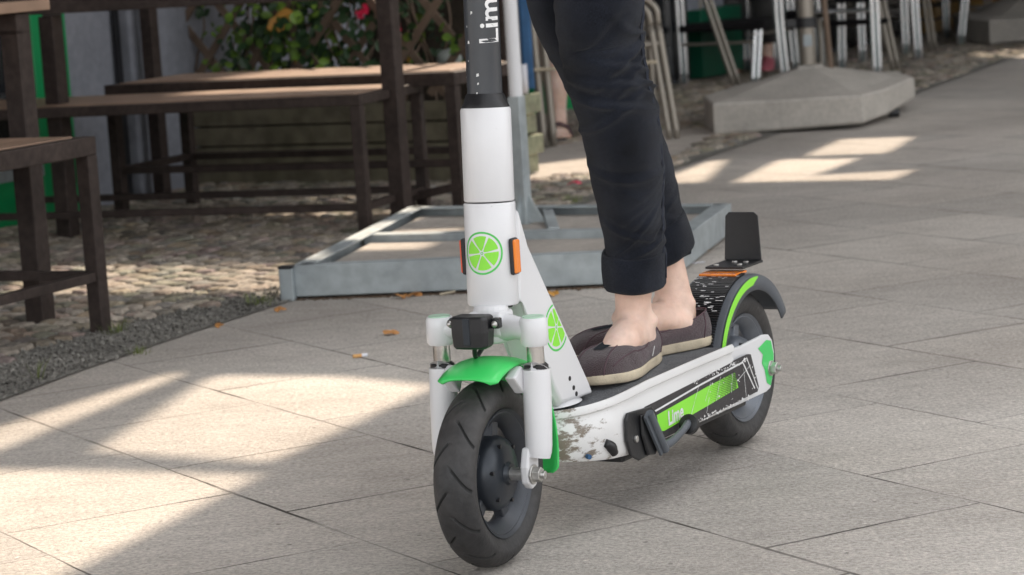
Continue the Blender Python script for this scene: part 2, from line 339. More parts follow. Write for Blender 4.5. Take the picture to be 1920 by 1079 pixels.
for i in range(-130,330):
    for k in range(-20,130):
        u=i*pitch+ (k%2)*pitch*.5; v=k*pitch*.94
        u+=.018*math.sin(v*7)+random.uniform(-.006,.006); v+=.03*math.sin(u*3.1)+random.uniform(-.006,.006)
        # u runs at 62 deg, v at 152 deg, origin on the terrace edge
        x=-.95+u*.469-v*.883; y=5.2+u*.883+v*.469
        if y<5 or y>17 or x<-2.6 or x>4.2: continue
        ex=edge_x(y); d=ex-x
        if d<.05 or x<fac_x(y)+.02: continue
        if abs(x)>(y+.6)*.205: continue
        gr=.30 if y<6.0 else max(.06,.30-(y-6)*.3)
        if d<gr and random.random()<.94: continue
        if inpoly(x,y,SM): continue
        if y>12 and random.random()<.15: continue
        stone(x,y,pitch*random.uniform(.82,.96),.012+.004*noise.noise(Vector((x*2,y*2,0))),R(62)+random.uniform(-.25,.25)); n+=1
print('stones',n)
struct('cobblestones',bm,M['cobble'],smooth=False)
bm=B(); flatpoly(bm,SM,.009); struct('slab_path',bm,M['slabp'])
# loose grit along the near edge
bm=B()
for i in range(2600):
    y=random.uniform(5.0,6.6); d=random.uniform(.0,.42)**1.0; x=edge_x(y)-d+random.uniform(-.02,.02)
    if x>edge_x(y)-.005 and random.random()<.8: continue
    s=random.uniform(.002,.007); r=bmesh.ops.create_cube(bm,size=1); rt=Matrix.Rotation(random.random()*3,3,'Z')@Matrix.Rotation(random.random()*3,3,'X')
    for v in r['verts']: v.co=rt@(v.co*s*random.uniform(.7,1.2))+Vector((x,y,.005+s*.3))
tag(obj('gravel',bm,M['grit']),'loose grey grit lying along the edge of the cobbles','gravel',kind='stuff')
# ------------------------------------------------------------------ cafe building (left / behind), facade line at 63 deg
fd=Vector((.454,.891,0)); fn_=Vector((.891,-.454,0)); FA=Vector((-1.40,8.82,0))
def fp(t,off,z): p=FA+fd*t+fn_*off; return Vector((p.x,p.y,z))
def fbox(bm,t0,t1,z0,z1,o0,o1,mi=0):
    c=fp((t0+t1)/2,(o0+o1)/2,(z0+z1)/2); rot=Matrix((fd,fn_*-1,Vector((0,0,1)))).transposed()
    return box(bm,c,(abs(t1-t0),abs(o1-o0),z1-z0),rot,mi)
cafe=thing('cafe_building','grey plastered cafe front with green painted door frames behind the benches','building',tuple(FA),0)
def cpart(name,bm,m,**k):
    bm.transform(Matrix.Translation(-FA)); return obj(name,bm,m,cafe,**k)
bm=B(); fbox(bm,-5,18,0,6.5,-.01,-.6); cpart('wall',bm,M['plaster'])
bm=B(); fbox(bm,-.27,-.205,.0,2.2,0,.05); fbox(bm,-.060,-.040,0,2.2,0,.018); fbox(bm,-1.2,-.27,.0,.15,0,.04); fbox(bm,-.205,-.065,0,.10,0,.04); fo=cpart('door_frame',bm,M['greenpaint'],bev=.004)
bm=B(); fbox(bm,-.205,-.065,.10,2.15,0,.025); cpart('door',bm,M['darkpanel'])
bm=B(); fbox(bm,-1.2,-.27,.19,2.1,0,.02); cpart('window',bm,M['darkglass'])
bm=B(); fbox(bm,-1.2,-.27,.15,.19,0,.055); cpart('window_sill',bm,M['galv'],bev=.003)
bm=B(); fbox(bm,.275,.40,0,3,.0,.05); cpart('pilaster',bm,M['plaster'],bev=.01)
bm=B(); fbox(bm,.245,.27,0,3,.0,.012); cpart('dark_strip',bm,M['black'])  # thin black strip beside the pilaster
bm=B(); fbox(bm,3.35,3.9,.0,.30,0,.10); cpart('green_panel',bm,M['greenpaint'],bev=.004)
bm=B(); fbox(bm,5.2,5.75,.02,.36,0,.08); cpart('green_panel',bm,M['dgreen'],bev=.004)
bm=B(); fbox(bm,3.9,5.1,.03,2.4,0,.05); fbox(bm,5.75,9.0,.03,2.4,0,.05); cpart('shop_window',bm,M['darkglass'])
bm=B(); fbox(bm,9.0,16.0,.03,2.4,0,.05); cpart('dark_door_panel',bm,M['darkpanel'])
# unseen sheet added over the terrace, holes cut where sun patches should fall
SH=Vector((math.sin(SUN_AZ),math.cos(SUN_AZ)))*2.35/math.tan(SUN_EL)
holes=[[(-.74,4.54),(-.61,5.27),(-.35,5.16),(-.16,4.98),(-.42,4.34)],
[(-1.3,4.1),(-1.02,4.72),(-.7,5.35),(-.68,5.29),(-.94,4.55)],
[(-1.6,4.2),(-.95,4.46),(-.70,4.36),(-.43,4.24),(-.68,3.55),(-.9,3.0),(-1.8,3.2)],
[(-1.30,7.24),(-.58,6.92),(-.46,6.32),(-1.3,6.70)],
[(-1.45,8.62),(-.79,8.30),(-.14,8.02),(-.05,7.68),(-.74,7.76),(-1.4,8.10)],
[(.03,9.30),(.32,9.48),(.30,8.66),(.02,8.73)],
[(.52,8.50),(.58,9.07),(.77,9.18),(.63,8.45)],
[(.72,8.39),(.94,9.05),(1.19,8.91),(.98,8.44),(1.30,8.42),(1.19,8.16)],
[(1.03,9.11),(1.23,9.68),(1.48,9.59),(1.3,9.03)],
[(2.50,14.2),(2.85,14.3),(2.76,13.68),(2.50,13.85)],
[(-.50,6.72),(-.37,7.08),(-.14,7.03),(-.24,6.62)],
[(-1.72,9.05),(-.5,8.42),(-.47,8.60),(-1.55,9.2)],
[(-1.40,7.78),(-.30,7.26),(-.06,7.86),(-1.16,8.38)],[(-1.25,9.15),(-.62,8.80),(-.66,8.52),(-1.3,8.86)],
[(2.55,16.6),(2.95,16.9),(2.98,16.2),(2.6,16.2)]]
outer=[(-6.0,0.0),(-1.6,0.0),(.35,4.0),(7.6,23.5),(6.15,23.5)]
vs=[Vector(p) for p in outer]; eds=[(i,(i+1)%len(outer)) for i in range(len(outer))]; hp=[]
for h in holes:
    k=len(vs); q=[Vector(p)+SH for p in h]; hp.append([(p.x,p.y) for p in q]); vs+=q; n=len(q); eds+=[(k+i,k+(i+1)%n) for i in range(n)]
r=delaunay_2d_cdt(vs,eds,[],0,1e-5)
bm=B(); vv=[bm.verts.new((p.x,p.y,2.35)) for p in r[0]]
for f in r[2]:
    c=sum((r[0][i] for i in f),Vector((0,0)))/len(f)
    if not inpoly(c.x,c.y,outer) or any(inpoly(c.x,c.y,h) for h in hp): continue
    bm.faces.new([vv[i] for i in f])
bmesh.ops.delete(bm,geom=[v for v in bm.verts if not v.link_faces],context='VERTS')
aw=obj('shade_sheet',bm,M['canvas']); tag(aw,'unseen dark sheet added over the cafe terrace, holes cut to shape the sun patches','shade_sheet')
sm=aw.modifiers.new('solid','SOLIDIFY'); sm.thickness=.006
# unseen building added on the right to block the sun from the pavement
nb=thing('sun_block_building','tall unseen building added to block the sun from the pavement','building',(3.55,13.3,0),R(-22))
bm=B(); box(bm,(7,4,7.5),(14,8,15)); obj('wall',bm,M['render'],nb)
for i in range(5):
    for k in range(4):
        bm=B(); box(bm,(1.6+i*2.6,-.02,1.9+k*3.4),(1.2,.12,1.7)); obj('window',bm,M['darkglass'],nb)
# ------------------------------------------------------------------ terrace furniture
def rot2(a): return Vector((math.cos(a),math.sin(a),0))
def bench(label,corner,along,across,L,W,h,leg,apron,low,slats=3,group='brown metal framed benches on the cobbles',rails=True,name='bench'):
    """corner = ground centre of one leg; along/across directions of the frame in radians"""
    t=thing(name,label,'bench',(corner[0],corner[1],0),along,group)
    c=math.cos(across-along); s=math.sin(across-along); sg=1 if s>0 else -1
    a=leg/2
    for x in (0,L):
        for y in (0,sg*W):
            bm=B(); box(bm,(x,y,(h-apron)/2),(leg,leg,h-apron)); obj('leg',bm,M['brown'],t,bev=.003)
    bm=B(); z=h-apron/2
    for y in (0,sg*W): box(bm,(L/2,y,z),(L+leg,leg,apron))
    for x in (0,L): box(bm,(x,sg*W/2,z),(leg,W-leg,apron-.002))
    obj('seat_frame',bm,M['brown'],t,bev=.003)
    bm=B(); iw=W-leg; sw=iw/slats
    for k in range(slats): box(bm,(L/2,sg*(leg/2+sw*(k+.5)),h-.007),(L-leg+.006,sw-.006,.02))
    obj('seat',bm,M['slat'],t,bev=.002)
    if rails:
        bm=B()
        for y in (0,sg*W): box(bm,(L/2,y,low),(L-leg,leg*.7,leg*.6))
        for x in (0,L): box(bm,(x,sg*W/2,low),(leg*.7,W-leg,leg*.6))
        obj('foot_rail',bm,M['brown'],t,bev=.002)
    return t
bench('dark brown bench at the left edge, nearest the camera, corner leg on the cobbles',(-.934,5.972),R(243),R(153),1.25,.36,.445,.036,.042,.13)
bench('long narrow brown bench in the middle, seat end beside the tall post',(-.404,7.54),R(160),R(70),1.75,.46,.405,.034,.03,.085)
bench('low brown bench with sunlit wooden top in front of the planter',(-.137,7.867),R(154.5),R(64.5),1.19,.42,.435,.036,.04,.165,slats=4)
# near table whose corner post stands by the first bench
t=thing('table','brown table at the left edge with thick corner leg behind the near bench','table',(-1.102,6.166,0),R(153))
bm=B(); box(bm,(0,0,.345),(.05,.05,.69)); obj('leg',bm,M['brown'],t,bev=.003)
bm=B(); box(bm,(0,-1.2,.345),(.05,.05,.69)); 
bm.free()
bm=B(); box(bm,(1.0,0,.345),(.05,.05,.69)); obj('leg',bm,M['brown'],t,bev=.003)
bm=B(); box(bm,(1.0,.7,.345),(.05,.05,.69)); obj('leg',bm,M['brown'],t,bev=.003)
bm=B(); box(bm,(.5,0,.70),(1.05,.05,.05)); box(bm,(1.0,.35,.70),(.05,.65,.048)); obj('frame',bm,M['brown'],t,bev=.003)
bm=B(); box(bm,(.5,.3,.74),(1.1,.75,.025)); obj('tabletop',bm,M['slat'],t,bev=.003)
# rail frame: two tall posts carrying a top beam
def railf():
    t=thing('railing','brown railing of two tall square posts joined by a top beam','railing',(-.307,7.754,0),0)
    ox,oy=-.307,7.754
    for x,y,s in ((-.307,7.754,.05),(-1.325,8.012,.052)):
        bm=B(); post(bm,x-ox,y-oy,0,.67,s,R(63)); obj('post',bm,M['brown'],t,bev=.003)
    bm=B(); bar(bm,(.03,-.01,.70),(-2.2,.55,.715),.06,.06); obj('top_rail',bm,M['brown'],t,bev=.003)
    return t
railf()
# posts that carry the trellis
for (x,y),lab in (((-1.165,9.05),'brown square post by the wall at the left end of the trellis'),((.02,8.80),'slim brown post behind the scooter stem at the planter corner')):
    bm=B(); post(bm,0,0,0,1.3,.045,R(63)); o=obj('post',bm,M['brown'],bev=.003); o.location=(x,y,0); tag(o,lab,'post','trellis posts')
# extra low brace near the far leg of the middle bench
bm=B(); bar(bm,(0,0,.066),(.165,-.08,.10),.022,.026); bar(bm,(0,0,0),(0,0,.075),.03,.03); 
o=obj('foot_brace',bm,M['brown'],bev=.002); o.location=(-.285,7.93,.0); tag(o,'short sloping brown brace between the tall post and the planter bench','brace')
# ------------------------------------------------------------------ planter, trellis, vine
pd=Vector((.891,-.454,0)); pn=Vector((.454,.891,0)); PA=Vector((-1.15,9.5,0))
def pp(t,o,z): p=PA+pd*t+pn*o; return Vector((p.x,p.y,z))
pl=thing('planter','weathered wooden plank planter box under the trellis','planter',tuple(PA),R(-27))
for k in range(4):
    bm=B(); z=.035+k*.07
    box(bm,(.64+random.uniform(-.004,.004),0,z),(1.30,.028,.064)); obj('plank',bm,M['plank'],pl,bev=.003)
    bm=B(); ex=.012*((k%2)*2-1)
    box(bm,(1.30+ex,.13,z),(.03,.22,.064)); obj('end_plank',bm,M['plankend'],pl,bev=.003)
bm=B(); box(bm,(.64,.14,.13),(1.28,.24,.24)); obj('soil',bm,M['soil'],pl)
tr=thing('trellis','diagonal wooden trellis standing on the planter','trellis',tuple(PA),R(-27))
zt,zb=1.15,.30
def clipstrip(bm,x0,dirn,off):
    # strip through (x0,.40) rising with slope
    L=.9; p=Vector((x0-dirn*.12,off,zb)); q=Vector((x0+dirn*(zt-.42)*.78,off,zt))
    def cx(a,b,xm):
        t=(xm-a.x)/(b.x-a.x); return a+(b-a)*t
    for xm,lo in ((-.1,True),(1.32,False)):
        if (p.x<xm)==lo and (q.x<xm)==lo: return
        if (p.x<xm)==lo: p=cx(p,q,xm)
        if (q.x<xm)==lo: q=cx(p,q,xm)
    bar(bm,p,q,.008,.026,up=(0,1,0)) if False else bar(bm,p,q,.026,.008,up=(0,1,0))
for k in range(-6,12):
    bm=B(); clipstrip(bm,-.05+.2*k,1,-.005)
    if len(bm.verts): obj('strip',bm,M['lattice'],tr)
    else: bm.free()
for k in range(-2,15):
    bm=B(); clipstrip(bm,.16+.2*k-.2,-1,.005)
    if len(bm.verts): obj('strip',bm,M['lattice'],tr)
    else: bm.free()
def leafmesh(bm,c,nrm,s,mi,droop=.25):
    nrm=nrm.normalized(); a=nrm.orthogonal().normalized(); a=Matrix.Rotation(random.random()*6.28,3,nrm)@a; b=nrm.cross(a)
    pts=[(0,-.5,0),(.28,-.28,.05),(.36,.02,.06),(.22,.32,.02),(0,.55,-.06),(-.22,.32,.02),(-.36,.02,.06),(-.28,-.28,.05)]
    v=[bm.verts.new(c+a*x*s+b*y*s+nrm*z*s) for x,y,z in pts]; m_=bm.verts.new(c)
    for i in range(8): bm.faces.new((m_,v[i],v[(i+1)%8])).material_index=mi
def vine(label,x0,x1,z0,z1,n,dens,thick,mats,seedv,s0=.018,s1=.038,flowers=0,yellow=0):
    random.seed(seedv); t=thing('climbing_plant',label,'plant',tuple(PA),R(-27),'climbing plants on the trellis')
    bm=B()
    for k in range(n):
        for _ in range(20):
            x=random.uniform(x0,x1); z=random.uniform(z0,z1)
            if noise.noise(Vector((x*7,z*7,seedv)))+dens>random.uniform(-.35,.35): break
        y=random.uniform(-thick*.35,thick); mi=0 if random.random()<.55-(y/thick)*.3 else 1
        if random.random()<yellow: mi=2
        leafmesh(bm,Vector((x,y,z)),Vector((random.uniform(-.7,.7),-1,random.uniform(-.2,1.1))),random.uniform(s0,s1),mi)
    obj('foliage',bm,mats,t)
    bm=B()
    for k in range(max(3,n//70)):
        x=random.uniform(x0,x1); pts=[(x,.03+thick*.3,.26)]
        for j in range(5): pts.append((pts[-1][0]+random.uniform(-.05,.05),thick*random.uniform(0,.7),pts[-1][2]+random.uniform(.05,.16)))
        tube(bm,pts,[.004,.004,.0035,.003,.0025,.002],6,sub=3)
    obj('stem',bm,M['lattice'],t)
    if flowers:
        for k in range(flowers):
            bm=B(); c=Vector(((.80,.945,.82)[k],-.04,(.585,.535,.60)[k]))
            for j in range(5): leafmesh(bm,c+Vector((random.uniform(-.01,.01),random.uniform(-.01,0),random.uniform(-.012,.012))),Vector((random.uniform(-1,1),-1,random.uniform(-1,1))),.026,0)
            obj('flower',bm,M['flower'],t)
    return t
LM=[M['leaf'],M['leafd'],M['leafy']]
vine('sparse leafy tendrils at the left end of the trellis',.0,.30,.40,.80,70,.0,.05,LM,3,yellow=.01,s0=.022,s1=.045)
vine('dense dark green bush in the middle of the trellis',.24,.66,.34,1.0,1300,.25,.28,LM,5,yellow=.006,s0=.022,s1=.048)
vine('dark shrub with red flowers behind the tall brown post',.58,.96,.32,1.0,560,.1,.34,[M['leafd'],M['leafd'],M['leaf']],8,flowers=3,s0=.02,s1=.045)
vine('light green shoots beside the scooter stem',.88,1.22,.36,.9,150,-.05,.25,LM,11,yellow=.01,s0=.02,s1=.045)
random.seed(21)
bm=B(); box(bm,(0,0,.55),(.52,.02,.62)); o=obj('dark_backing',bm,M['soil']); o.location=pp(.82,.42,0); o.rotation_euler=(0,0,R(-27)); tag(o,'dark flat backing behind the red flowered shrub','backing')  # flat dark filler behind the leaves
bm=B(); bmesh.ops.create_icosphere(bm,subdivisions=3,radius=.045)
for v in bm.verts: v.co*=1+.12*noise.noise(v.co*30); v.co.z*=.8
o=obj('round_stone',bm,M['stone'],smooth=True); o.location=pp(1.06,.10,.41); tag(o,'pale round stone on the planter behind the trellis','stone')
bm=B(); leafmesh(bm,Vector((0,0,0)),Vector((.2,-1,.3)),.09,0); leafmesh(bm,Vector((.02,0,.03)),Vector((-.2,-1,.3)),.07,0); o=obj('dry_leaf',bm,M['leafy']); o.location=pp(.47,-.03,.56); tag(o,'large yellow dry leaf caught in the dense bush','leaf')
# ------------------------------------------------------------------ galvanised parasol frame on the pavement edge
ps=thing('steel_stand','galvanised steel parasol stand frame holding concrete slabs','parasol stand',(.10,6.9,0),0)
NL,NR,FR,FL=Vector((-.515,6.30,0)),Vector((.385,6.12,0)),Vector((.60,7.18,0)),Vector((-.215,7.66,0))
PO=Vector((.10,6.9,0))
def pbm(): return B()
def pl_(bm,p,q,z,w_,h): bar(bm,Vector((p.x,p.y,z))-PO,Vector((q.x,q.y,z))-PO,w_,h)
NL,NR,FR,FL=Vector((-.515,6.315,0)),Vector((.36,6.16,0)),Vector((.59,7.05,0)),Vector((-.27,7.50,0))
for p,q,nm in ((NL,NR,'front'),(NR,FR,'side'),(FR,FL,'back'),(FL,NL,'left')):
    bm=B(); d=(q-p).normalized()*.0; pl_(bm,p,q,.045,.012,.075)
    dn=(q-p).normalized(); inn=Vector((-dn.y,dn.x,0))
    pl_(bm,p+inn*.022+dn*.01,q+inn*.022-dn*.01,.080,.036,.005)
    obj('frame_rail',bm,M['galv'],ps,bev=.0015)
M1=NL.lerp(FL,.52); M2=NR.lerp(FR,.50)
bm=B(); pl_(bm,M1+Vector((.02,-.0,0)),M2-Vector((.02,0,0)),.055,.055,.045); obj('cross_rail',bm,M['galv'],ps,bev=.002)
N1=NL.lerp(NR,.55); N2=FL.lerp(FR,.42)
bm=B(); pl_(bm,M1.lerp(M2,.55)+Vector((.03,.06,0)),N2+Vector((.02,-.03,0)),.055,.03,.04); obj('cross_rail',bm,M['galv'],ps,bev=.002)
for a,b,c,d in ((NL,NR,M2,M1),(M1,M2,FR,FL)):
    cc=(a+b+c+d)/4; bm=B(); P=[cc+(x-cc)*.93 for x in (a,b,c,d)]
    lo=[bm.verts.new(Vector((x.x,x.y,.012))-PO) for x in P]; hi=[bm.verts.new(Vector((x.x,x.y,.058))-PO) for x in P]
    bm.faces.new(lo); bm.faces.new(hi[::-1])
    for i in range(4): bm.faces.new((lo[i],lo[(i+1)%4],hi[(i+1)%4],hi[i]))
    obj('slab',bm,M['slabp'],ps,bev=.003)
bm=B(); d=(NR-NL).normalized(); post(bm,NL.x-.018-PO.x,NL.y-.006-PO.y,.0,.078,.034,R(-10)); obj('corner_foot',bm,M['galv'],ps,bev=.003)
bm=B(); post(bm,NL.x-.018-PO.x,NL.y-.006-PO.y,.078,.084,.037,R(-10)); obj('cap',bm,M['black'],ps,bev=.002)
PX=Vector((.044,7.10,0))
bm=B(); post(bm,PX.x-PO.x,PX.y-PO.y,.05,.40,.036,R(60)); obj('socket_tube',bm,M['galv'],ps,bev=.003)
for a in (R(-28),R(152),R(62),R(242)):
    bm=B(); d=rot2(a); c=PX-PO; n_=Vector((-d.y,d.x,0))*.003
    P=[c+d*.016+Vector((0,0,.14)),c+d*.062+Vector((0,0,.062)),c+d*.016+Vector((0,0,.062))]
    A_=[bm.verts.new(p+n_) for p in P]; B_=[bm.verts.new(p-n_) for p in P]; bm.faces.new(A_); bm.faces.new(B_[::-1])
    for i in range(3): bm.faces.new((A_[i],A_[(i+1)%3],B_[(i+1)%3],B_[i]))
    obj('gusset',bm,M['galv'],ps)
o=bpy.data.objects.new('parasol_pole',None)
bm=B(); cyl(bm,(0,0,.40),(0,0,2.30),.0185,24); o=obj('parasol_pole',bm,M['white'],auto=True); o.location=(PX.x,PX.y,0); tag(o,'white parasol pole rising from the galvanised base behind the scooter stem','pole')
# ------------------------------------------------------------------ concrete parasol bases
def octbase(label,near,c,h,hp,group,lift=.012):
    """near: five ground corners seen from the pavement, mirrored through the centre"""
    t=thing('concrete_base',label,'parasol base',(c[0],c[1],0),0,group); bm=B()
    P=[Vector((x-c[0],y-c[1],0)) for x,y in near]; P=P[:4]; P=P+[-p for p in P]; XM=max(p.x for p in P)
    def ring(k,z,tl=0): return [Vector((p.x*k,p.y*k,z+tl*max(0,p.x/XM+.3))) for p in P]
    grid(bm,[ring(.985,lift,.028),ring(1,lift+.01,.028),ring(1,h-.008),ring(.985,h),ring(.80,h+.008),ring(.14,hp-.01),ring(.12,hp)],True,True,True)
    obj('block',bm,M['concrete'],t,bev=.004)
    for x,y in ((.30,-.20),(.33,.05),(-.3,-.25),(-.2,.3)):
        bm=B(); cyl(bm,(x-.02,y,.018),(x+.02,y,.018),.018,12); obj('castor',bm,M['black'],t)
    return t
G='concrete parasol bases'
octbase('large octagonal concrete parasol base below the row of chairs',[(.805,10.12),(1.365,10.045),(1.495,10.30),(1.690,10.86)],(1.247,10.70),.130,.215,G,.004)
octbase('concrete parasol base partly cut off at the top right corner',[(2.74,14.85),(3.45,14.70),(3.60,15.0),(3.65,15.6)],(3.16,15.45),.15,.30,G)
pt=thing('parasol_pole','bronze parasol pole with black clamp on the large concrete base','pole',(1.247,10.75,0))
bm=B(); cyl(bm,(0,0,.195),(0,0,2.30),.034,24); obj('pole',bm,M['taupe'],pt,auto=True)
bm=B(); cyl(bm,(0,0,.365),(0,0,.405),.048,24); box(bm,(-.055,-.01,.385),(.05,.03,.03)); obj('clamp',bm,M['black'],pt,auto=True)
bm=B(); cyl(bm,(0,0,.198),(0,0,.206),.052,24); obj('collar',bm,M['black'],pt,auto=True)
bm=B(); post(bm,.0,-.036,.29,.335,.034,0,.004); obj('sticker',bm,M['galv'],pt)
bm=B(); cyl(bm,(0,0,.195),(-.03,.0,.75),.0115,12); o=obj('crank_rod',bm,M['lattice'],auto=True); o.location=(1.335,10.72,0); tag(o,'thin brown rod leaning beside the bronze parasol pole','rod')
# ------------------------------------------------------------------ chairs
def dleg(bm,base,top,r=.0115,gap=.0135,yaw=0,bend=0,mi=0):
    b=Vector(base); t=Vector(top); sd_=Vector((math.cos(yaw),math.sin(yaw),0))*gap
    for s in (-1,1):
        mid=b.lerp(t,.55)+Vector((bend,0,0))
        tube(bm,[b+sd_*s,mid+sd_*s,t+sd_*s],r,10,sub=5,mi=mi)
def chair(label,legs,seat=None,seat_z=.30,rails=None,arm=None,mseat='wicker'):
    """legs: (x,y,topdx,topdy,height,'alu'|'taupe',bend)"""
    cx=sum(l[0] for l in legs)/len(legs); cy=sum(l[1] for l in legs)/len(legs)
    t=thing('chair',label,'chair',(cx,cy,0),0,'aluminium chairs on the terrace'); o0=Vector((cx,cy,0))
    for x,y,dx,dy,h,mm,bd in legs:
        bm=B(); dleg(bm,Vector((x,y,.0))-o0,Vector((x+dx,y+dy,h))-o0,bend=bd)
        l=obj('leg',bm,M[mm],t,smooth=True)
        if mm=='alu':
            bm=B(); bar(bm,Vector((x,y+.004,.01))-o0,Vector((x,y+.004,.0))-o0+Vector((dx*.5+bd*.8,dy*.5,h*.5)),.006,.004,up=(0,1,0)); obj('leg_seam',bm,M['aludark'],l)
    if seat:
        bm=B(); P=[Vector((p[0],p[1],0))-o0 for p in seat]; n=len(P)
        lo=[bm.verts.new(p+Vector((0,0,seat_z-.035))) for p in P]; hi=[bm.verts.new(p+Vector((0,0,seat_z))) for p in P]
        bm.faces.new(lo); bm.faces.new(hi[::-1])
        for i in range(n): bm.faces.new((lo[i],lo[(i+1)%n],hi[(i+1)%n],hi[i]))
        obj('seat',bm,M[mseat],t,bev=.012,seg=3)
    for (p,q,z,r,mm) in rails or []:
        bm=B(); cyl(bm,Vector((p[0],p[1],z))-o0,Vector((q[0],q[1],z))-o0,r,10); obj('rail',bm,M[mm],t,smooth=False,auto=True)
    bm=B()  # back frame hoop, above the picture
    a=Vector((seat[0][0],seat[0][1],seat_z))-o0 if seat else Vector((-.2,0,seat_z)); b=Vector((seat[1][0],seat[1][1],seat_z))-o0 if seat else Vector((.2,0,seat_z))
    up=Vector((0,0,.42))
    if seat:
        c=Vector((seat[2][0],seat[2][1],seat_z))-o0; d=Vector((seat[3][0],seat[3][1],seat_z))-o0
        tube(bm,[c,c+up,d+up,d],.011,8,sub=6); obj('back_frame',bm,M['taupe'],t,smooth=True)
    else: bm.free()
    return t
chair('white legged chair with black woven seat left of the bronze parasol pole',[(.914,13.18,-.004,0,.62,'alu',0),(1.25,13.02,.03,.02,.285,'alu',0),(1.50,13.45,.0,.0,.62,'alu',-.015),(1.035,13.64,0,0,.62,'taupe',0)],
 [(.90,13.16),(1.30,12.98),(1.54,13.5),(1.05,13.7)],.30,[((.914,13.18),(1.25,13.02),.205,.008,'taupe'),((1.25,13.02),(1.5,13.45),.24,.008,'taupe')])
chair('chair with a tall curved white leg in front of the black woven seat',[(1.375,12.80,-.0,0,.66,'alu',-.018),(1.147,12.85,-.17,.0,.60,'taupe',0),(1.62,13.3,0,0,.62,'alu',0),(1.73,13.45,.02,0,.62,'alu',0)],
 [(1.45,13.35),(1.62,13.2),(1.80,13.6),(1.5,13.7)],.33)
chair('leftmost white legged chair close behind the black jeans',[(.872,13.62,-.0,0,.60,'alu',.01),(.895,13.45,.01,0,.60,'alu',.01),(.45,13.5,0,0,.6,'taupe',0)],[(.45,13.4),(.86,13.4),(.86,13.8),(.45,13.8)],.44)
chair('chair whose straight white leg meets the right side of the large concrete base',[(1.79,12.62,.0,0,.66,'alu',0),(1.976,13.27,-.10,.0,.60,'taupe',0),(1.60,13.1,0,0,.3,'taupe',0)],
 [(1.62,12.75),(1.79,12.62),(2.0,13.2),(1.7,13.3)],.41,[((1.50,12.95),(1.79,12.70),.335,.011,'alu'),((1.45,13.3),(1.93,13.15),.26,.014,'wicker')])
chair('far chair with two slanted white legs right of the large concrete base',[(2.165,15.0,.03,0,.6,'alu',0),(2.32,15.24,.05,0,.6,'alu',0)],[(2.1,15.0),(2.4,15.1),(2.5,15.5),(2.15,15.5)],.47)
chair('chair with one straight white leg beside two dark slanted legs',[(2.20,13.97,-.015,0,.6,'alu',0),(2.39,14.64,-.06,0,.6,'taupe',0)],[(2.2,13.97),(2.5,14.0),(2.6,14.5),(2.3,14.6)],.48)
chair('chair with a slanted white leg beside the far right concrete base',[(2.62,15.1,.085,0,.6,'alu',0),(3.0,16.2,-.05,0,.6,'taupe',0)],[(2.3,15.6),(2.75,15.3),(2.95,15.9),(2.5,16.1)],.40)
def nearchair():
    t=thing('chair','bronze armchair in front of the seated person in sandals','chair',(.42,10.2,0),0,'aluminium chairs on the terrace'); o0=Vector((.42,10.2,0))
    bm=B(); dleg(bm,Vector((.648,10.07,0))-o0,Vector((.60,10.10,.44))-o0,.0125,.0145); 
    obj('leg',bm,M['taupe'],t,smooth=True)
    bm=B(); tube(bm,[Vector((.587,10.10,.44))-o0,Vector((.572,10.1,.50))-o0,Vector((.51,10.12,.53))-o0,Vector((.40,10.2,.54))-o0],.0125,10,sub=5); tube(bm,[Vector((.615,10.10,.44))-o0,Vector((.604,10.1,.51))-o0,Vector((.53,10.12,.556))-o0,Vector((.40,10.2,.565))-o0],.0125,10,sub=5); obj('arm',bm,M['taupe'],t,smooth=True)
    bm=B(); dleg(bm,Vector((.175,10.07,0))-o0,Vector((.155,10.10,.6))-o0,.0155,.018); obj('leg',bm,M['taupe'],t,smooth=True)
    bm=B(); dleg(bm,Vector((.60,10.7,0))-o0,Vector((.60,10.7,.44))-o0,.0125,.0145); obj('leg',bm,M['taupe'],t,smooth=True)
    bm=B(); bar(bm,Vector((.10,10.06,.303))-o0,Vector((.60,10.06,.303))-o0,.02,.012); obj('lit_seat_edge',bm,M['sole'],t,bev=.002)  # cream colour paints the light on the seat front rail
    bm=B(); cyl(bm,Vector((.44,10.1,.36))-o0,Vector((.62,10.1,.37))-o0,.014,10); obj('rail',bm,M['taupe'],t,smooth=False,auto=True)
    bm=B(); cyl(bm,Vector((.50,10.1,.56))-o0,Vector((.585,10.12,.375))-o0,.004,6); obj('strap',bm,M['black'],t)
nearchair()
def rowchair(x,y,yaw,label):
    c,s_=math.cos(yaw),math.sin(yaw); P=[(x+a*c-b*s_,y+a*s_+b*c) for a,b in ((-.25,-.22),(.25,-.22),(.25,.22),(-.25,.22))]
    ls=[(P[0][0],P[0][1],0,0,.64,'alu',0),(P[1][0],P[1][1],0,0,.64,'alu',0),(P[2][0],P[2][1],-.08*c,.0,.62,'taupe',0),(P[3][0],P[3][1],-.08*c,0,.62,'taupe',0)]
    return chair(label,ls,P,.43,[(P[0],P[1],.36,.010,'taupe'),(P[1],P[2],.2,.008,'taupe'),(P[0],P[3],.2,.008,'taupe'),(P[2],P[3],.39,.012,'wicker')])
rowchair(1.62,14.25,R(20),'second row chair directly behind the bronze parasol pole')
rowchair(1.20,14.3,R(-30),'dark chair behind the black bag and pink shoes')
rowchair(2.35,15.95,R(35),'distant chair just left of the yellowish crates')
rowchair(1.95,14.7,R(5),'second row chair behind the straight white leg at the large base edge')
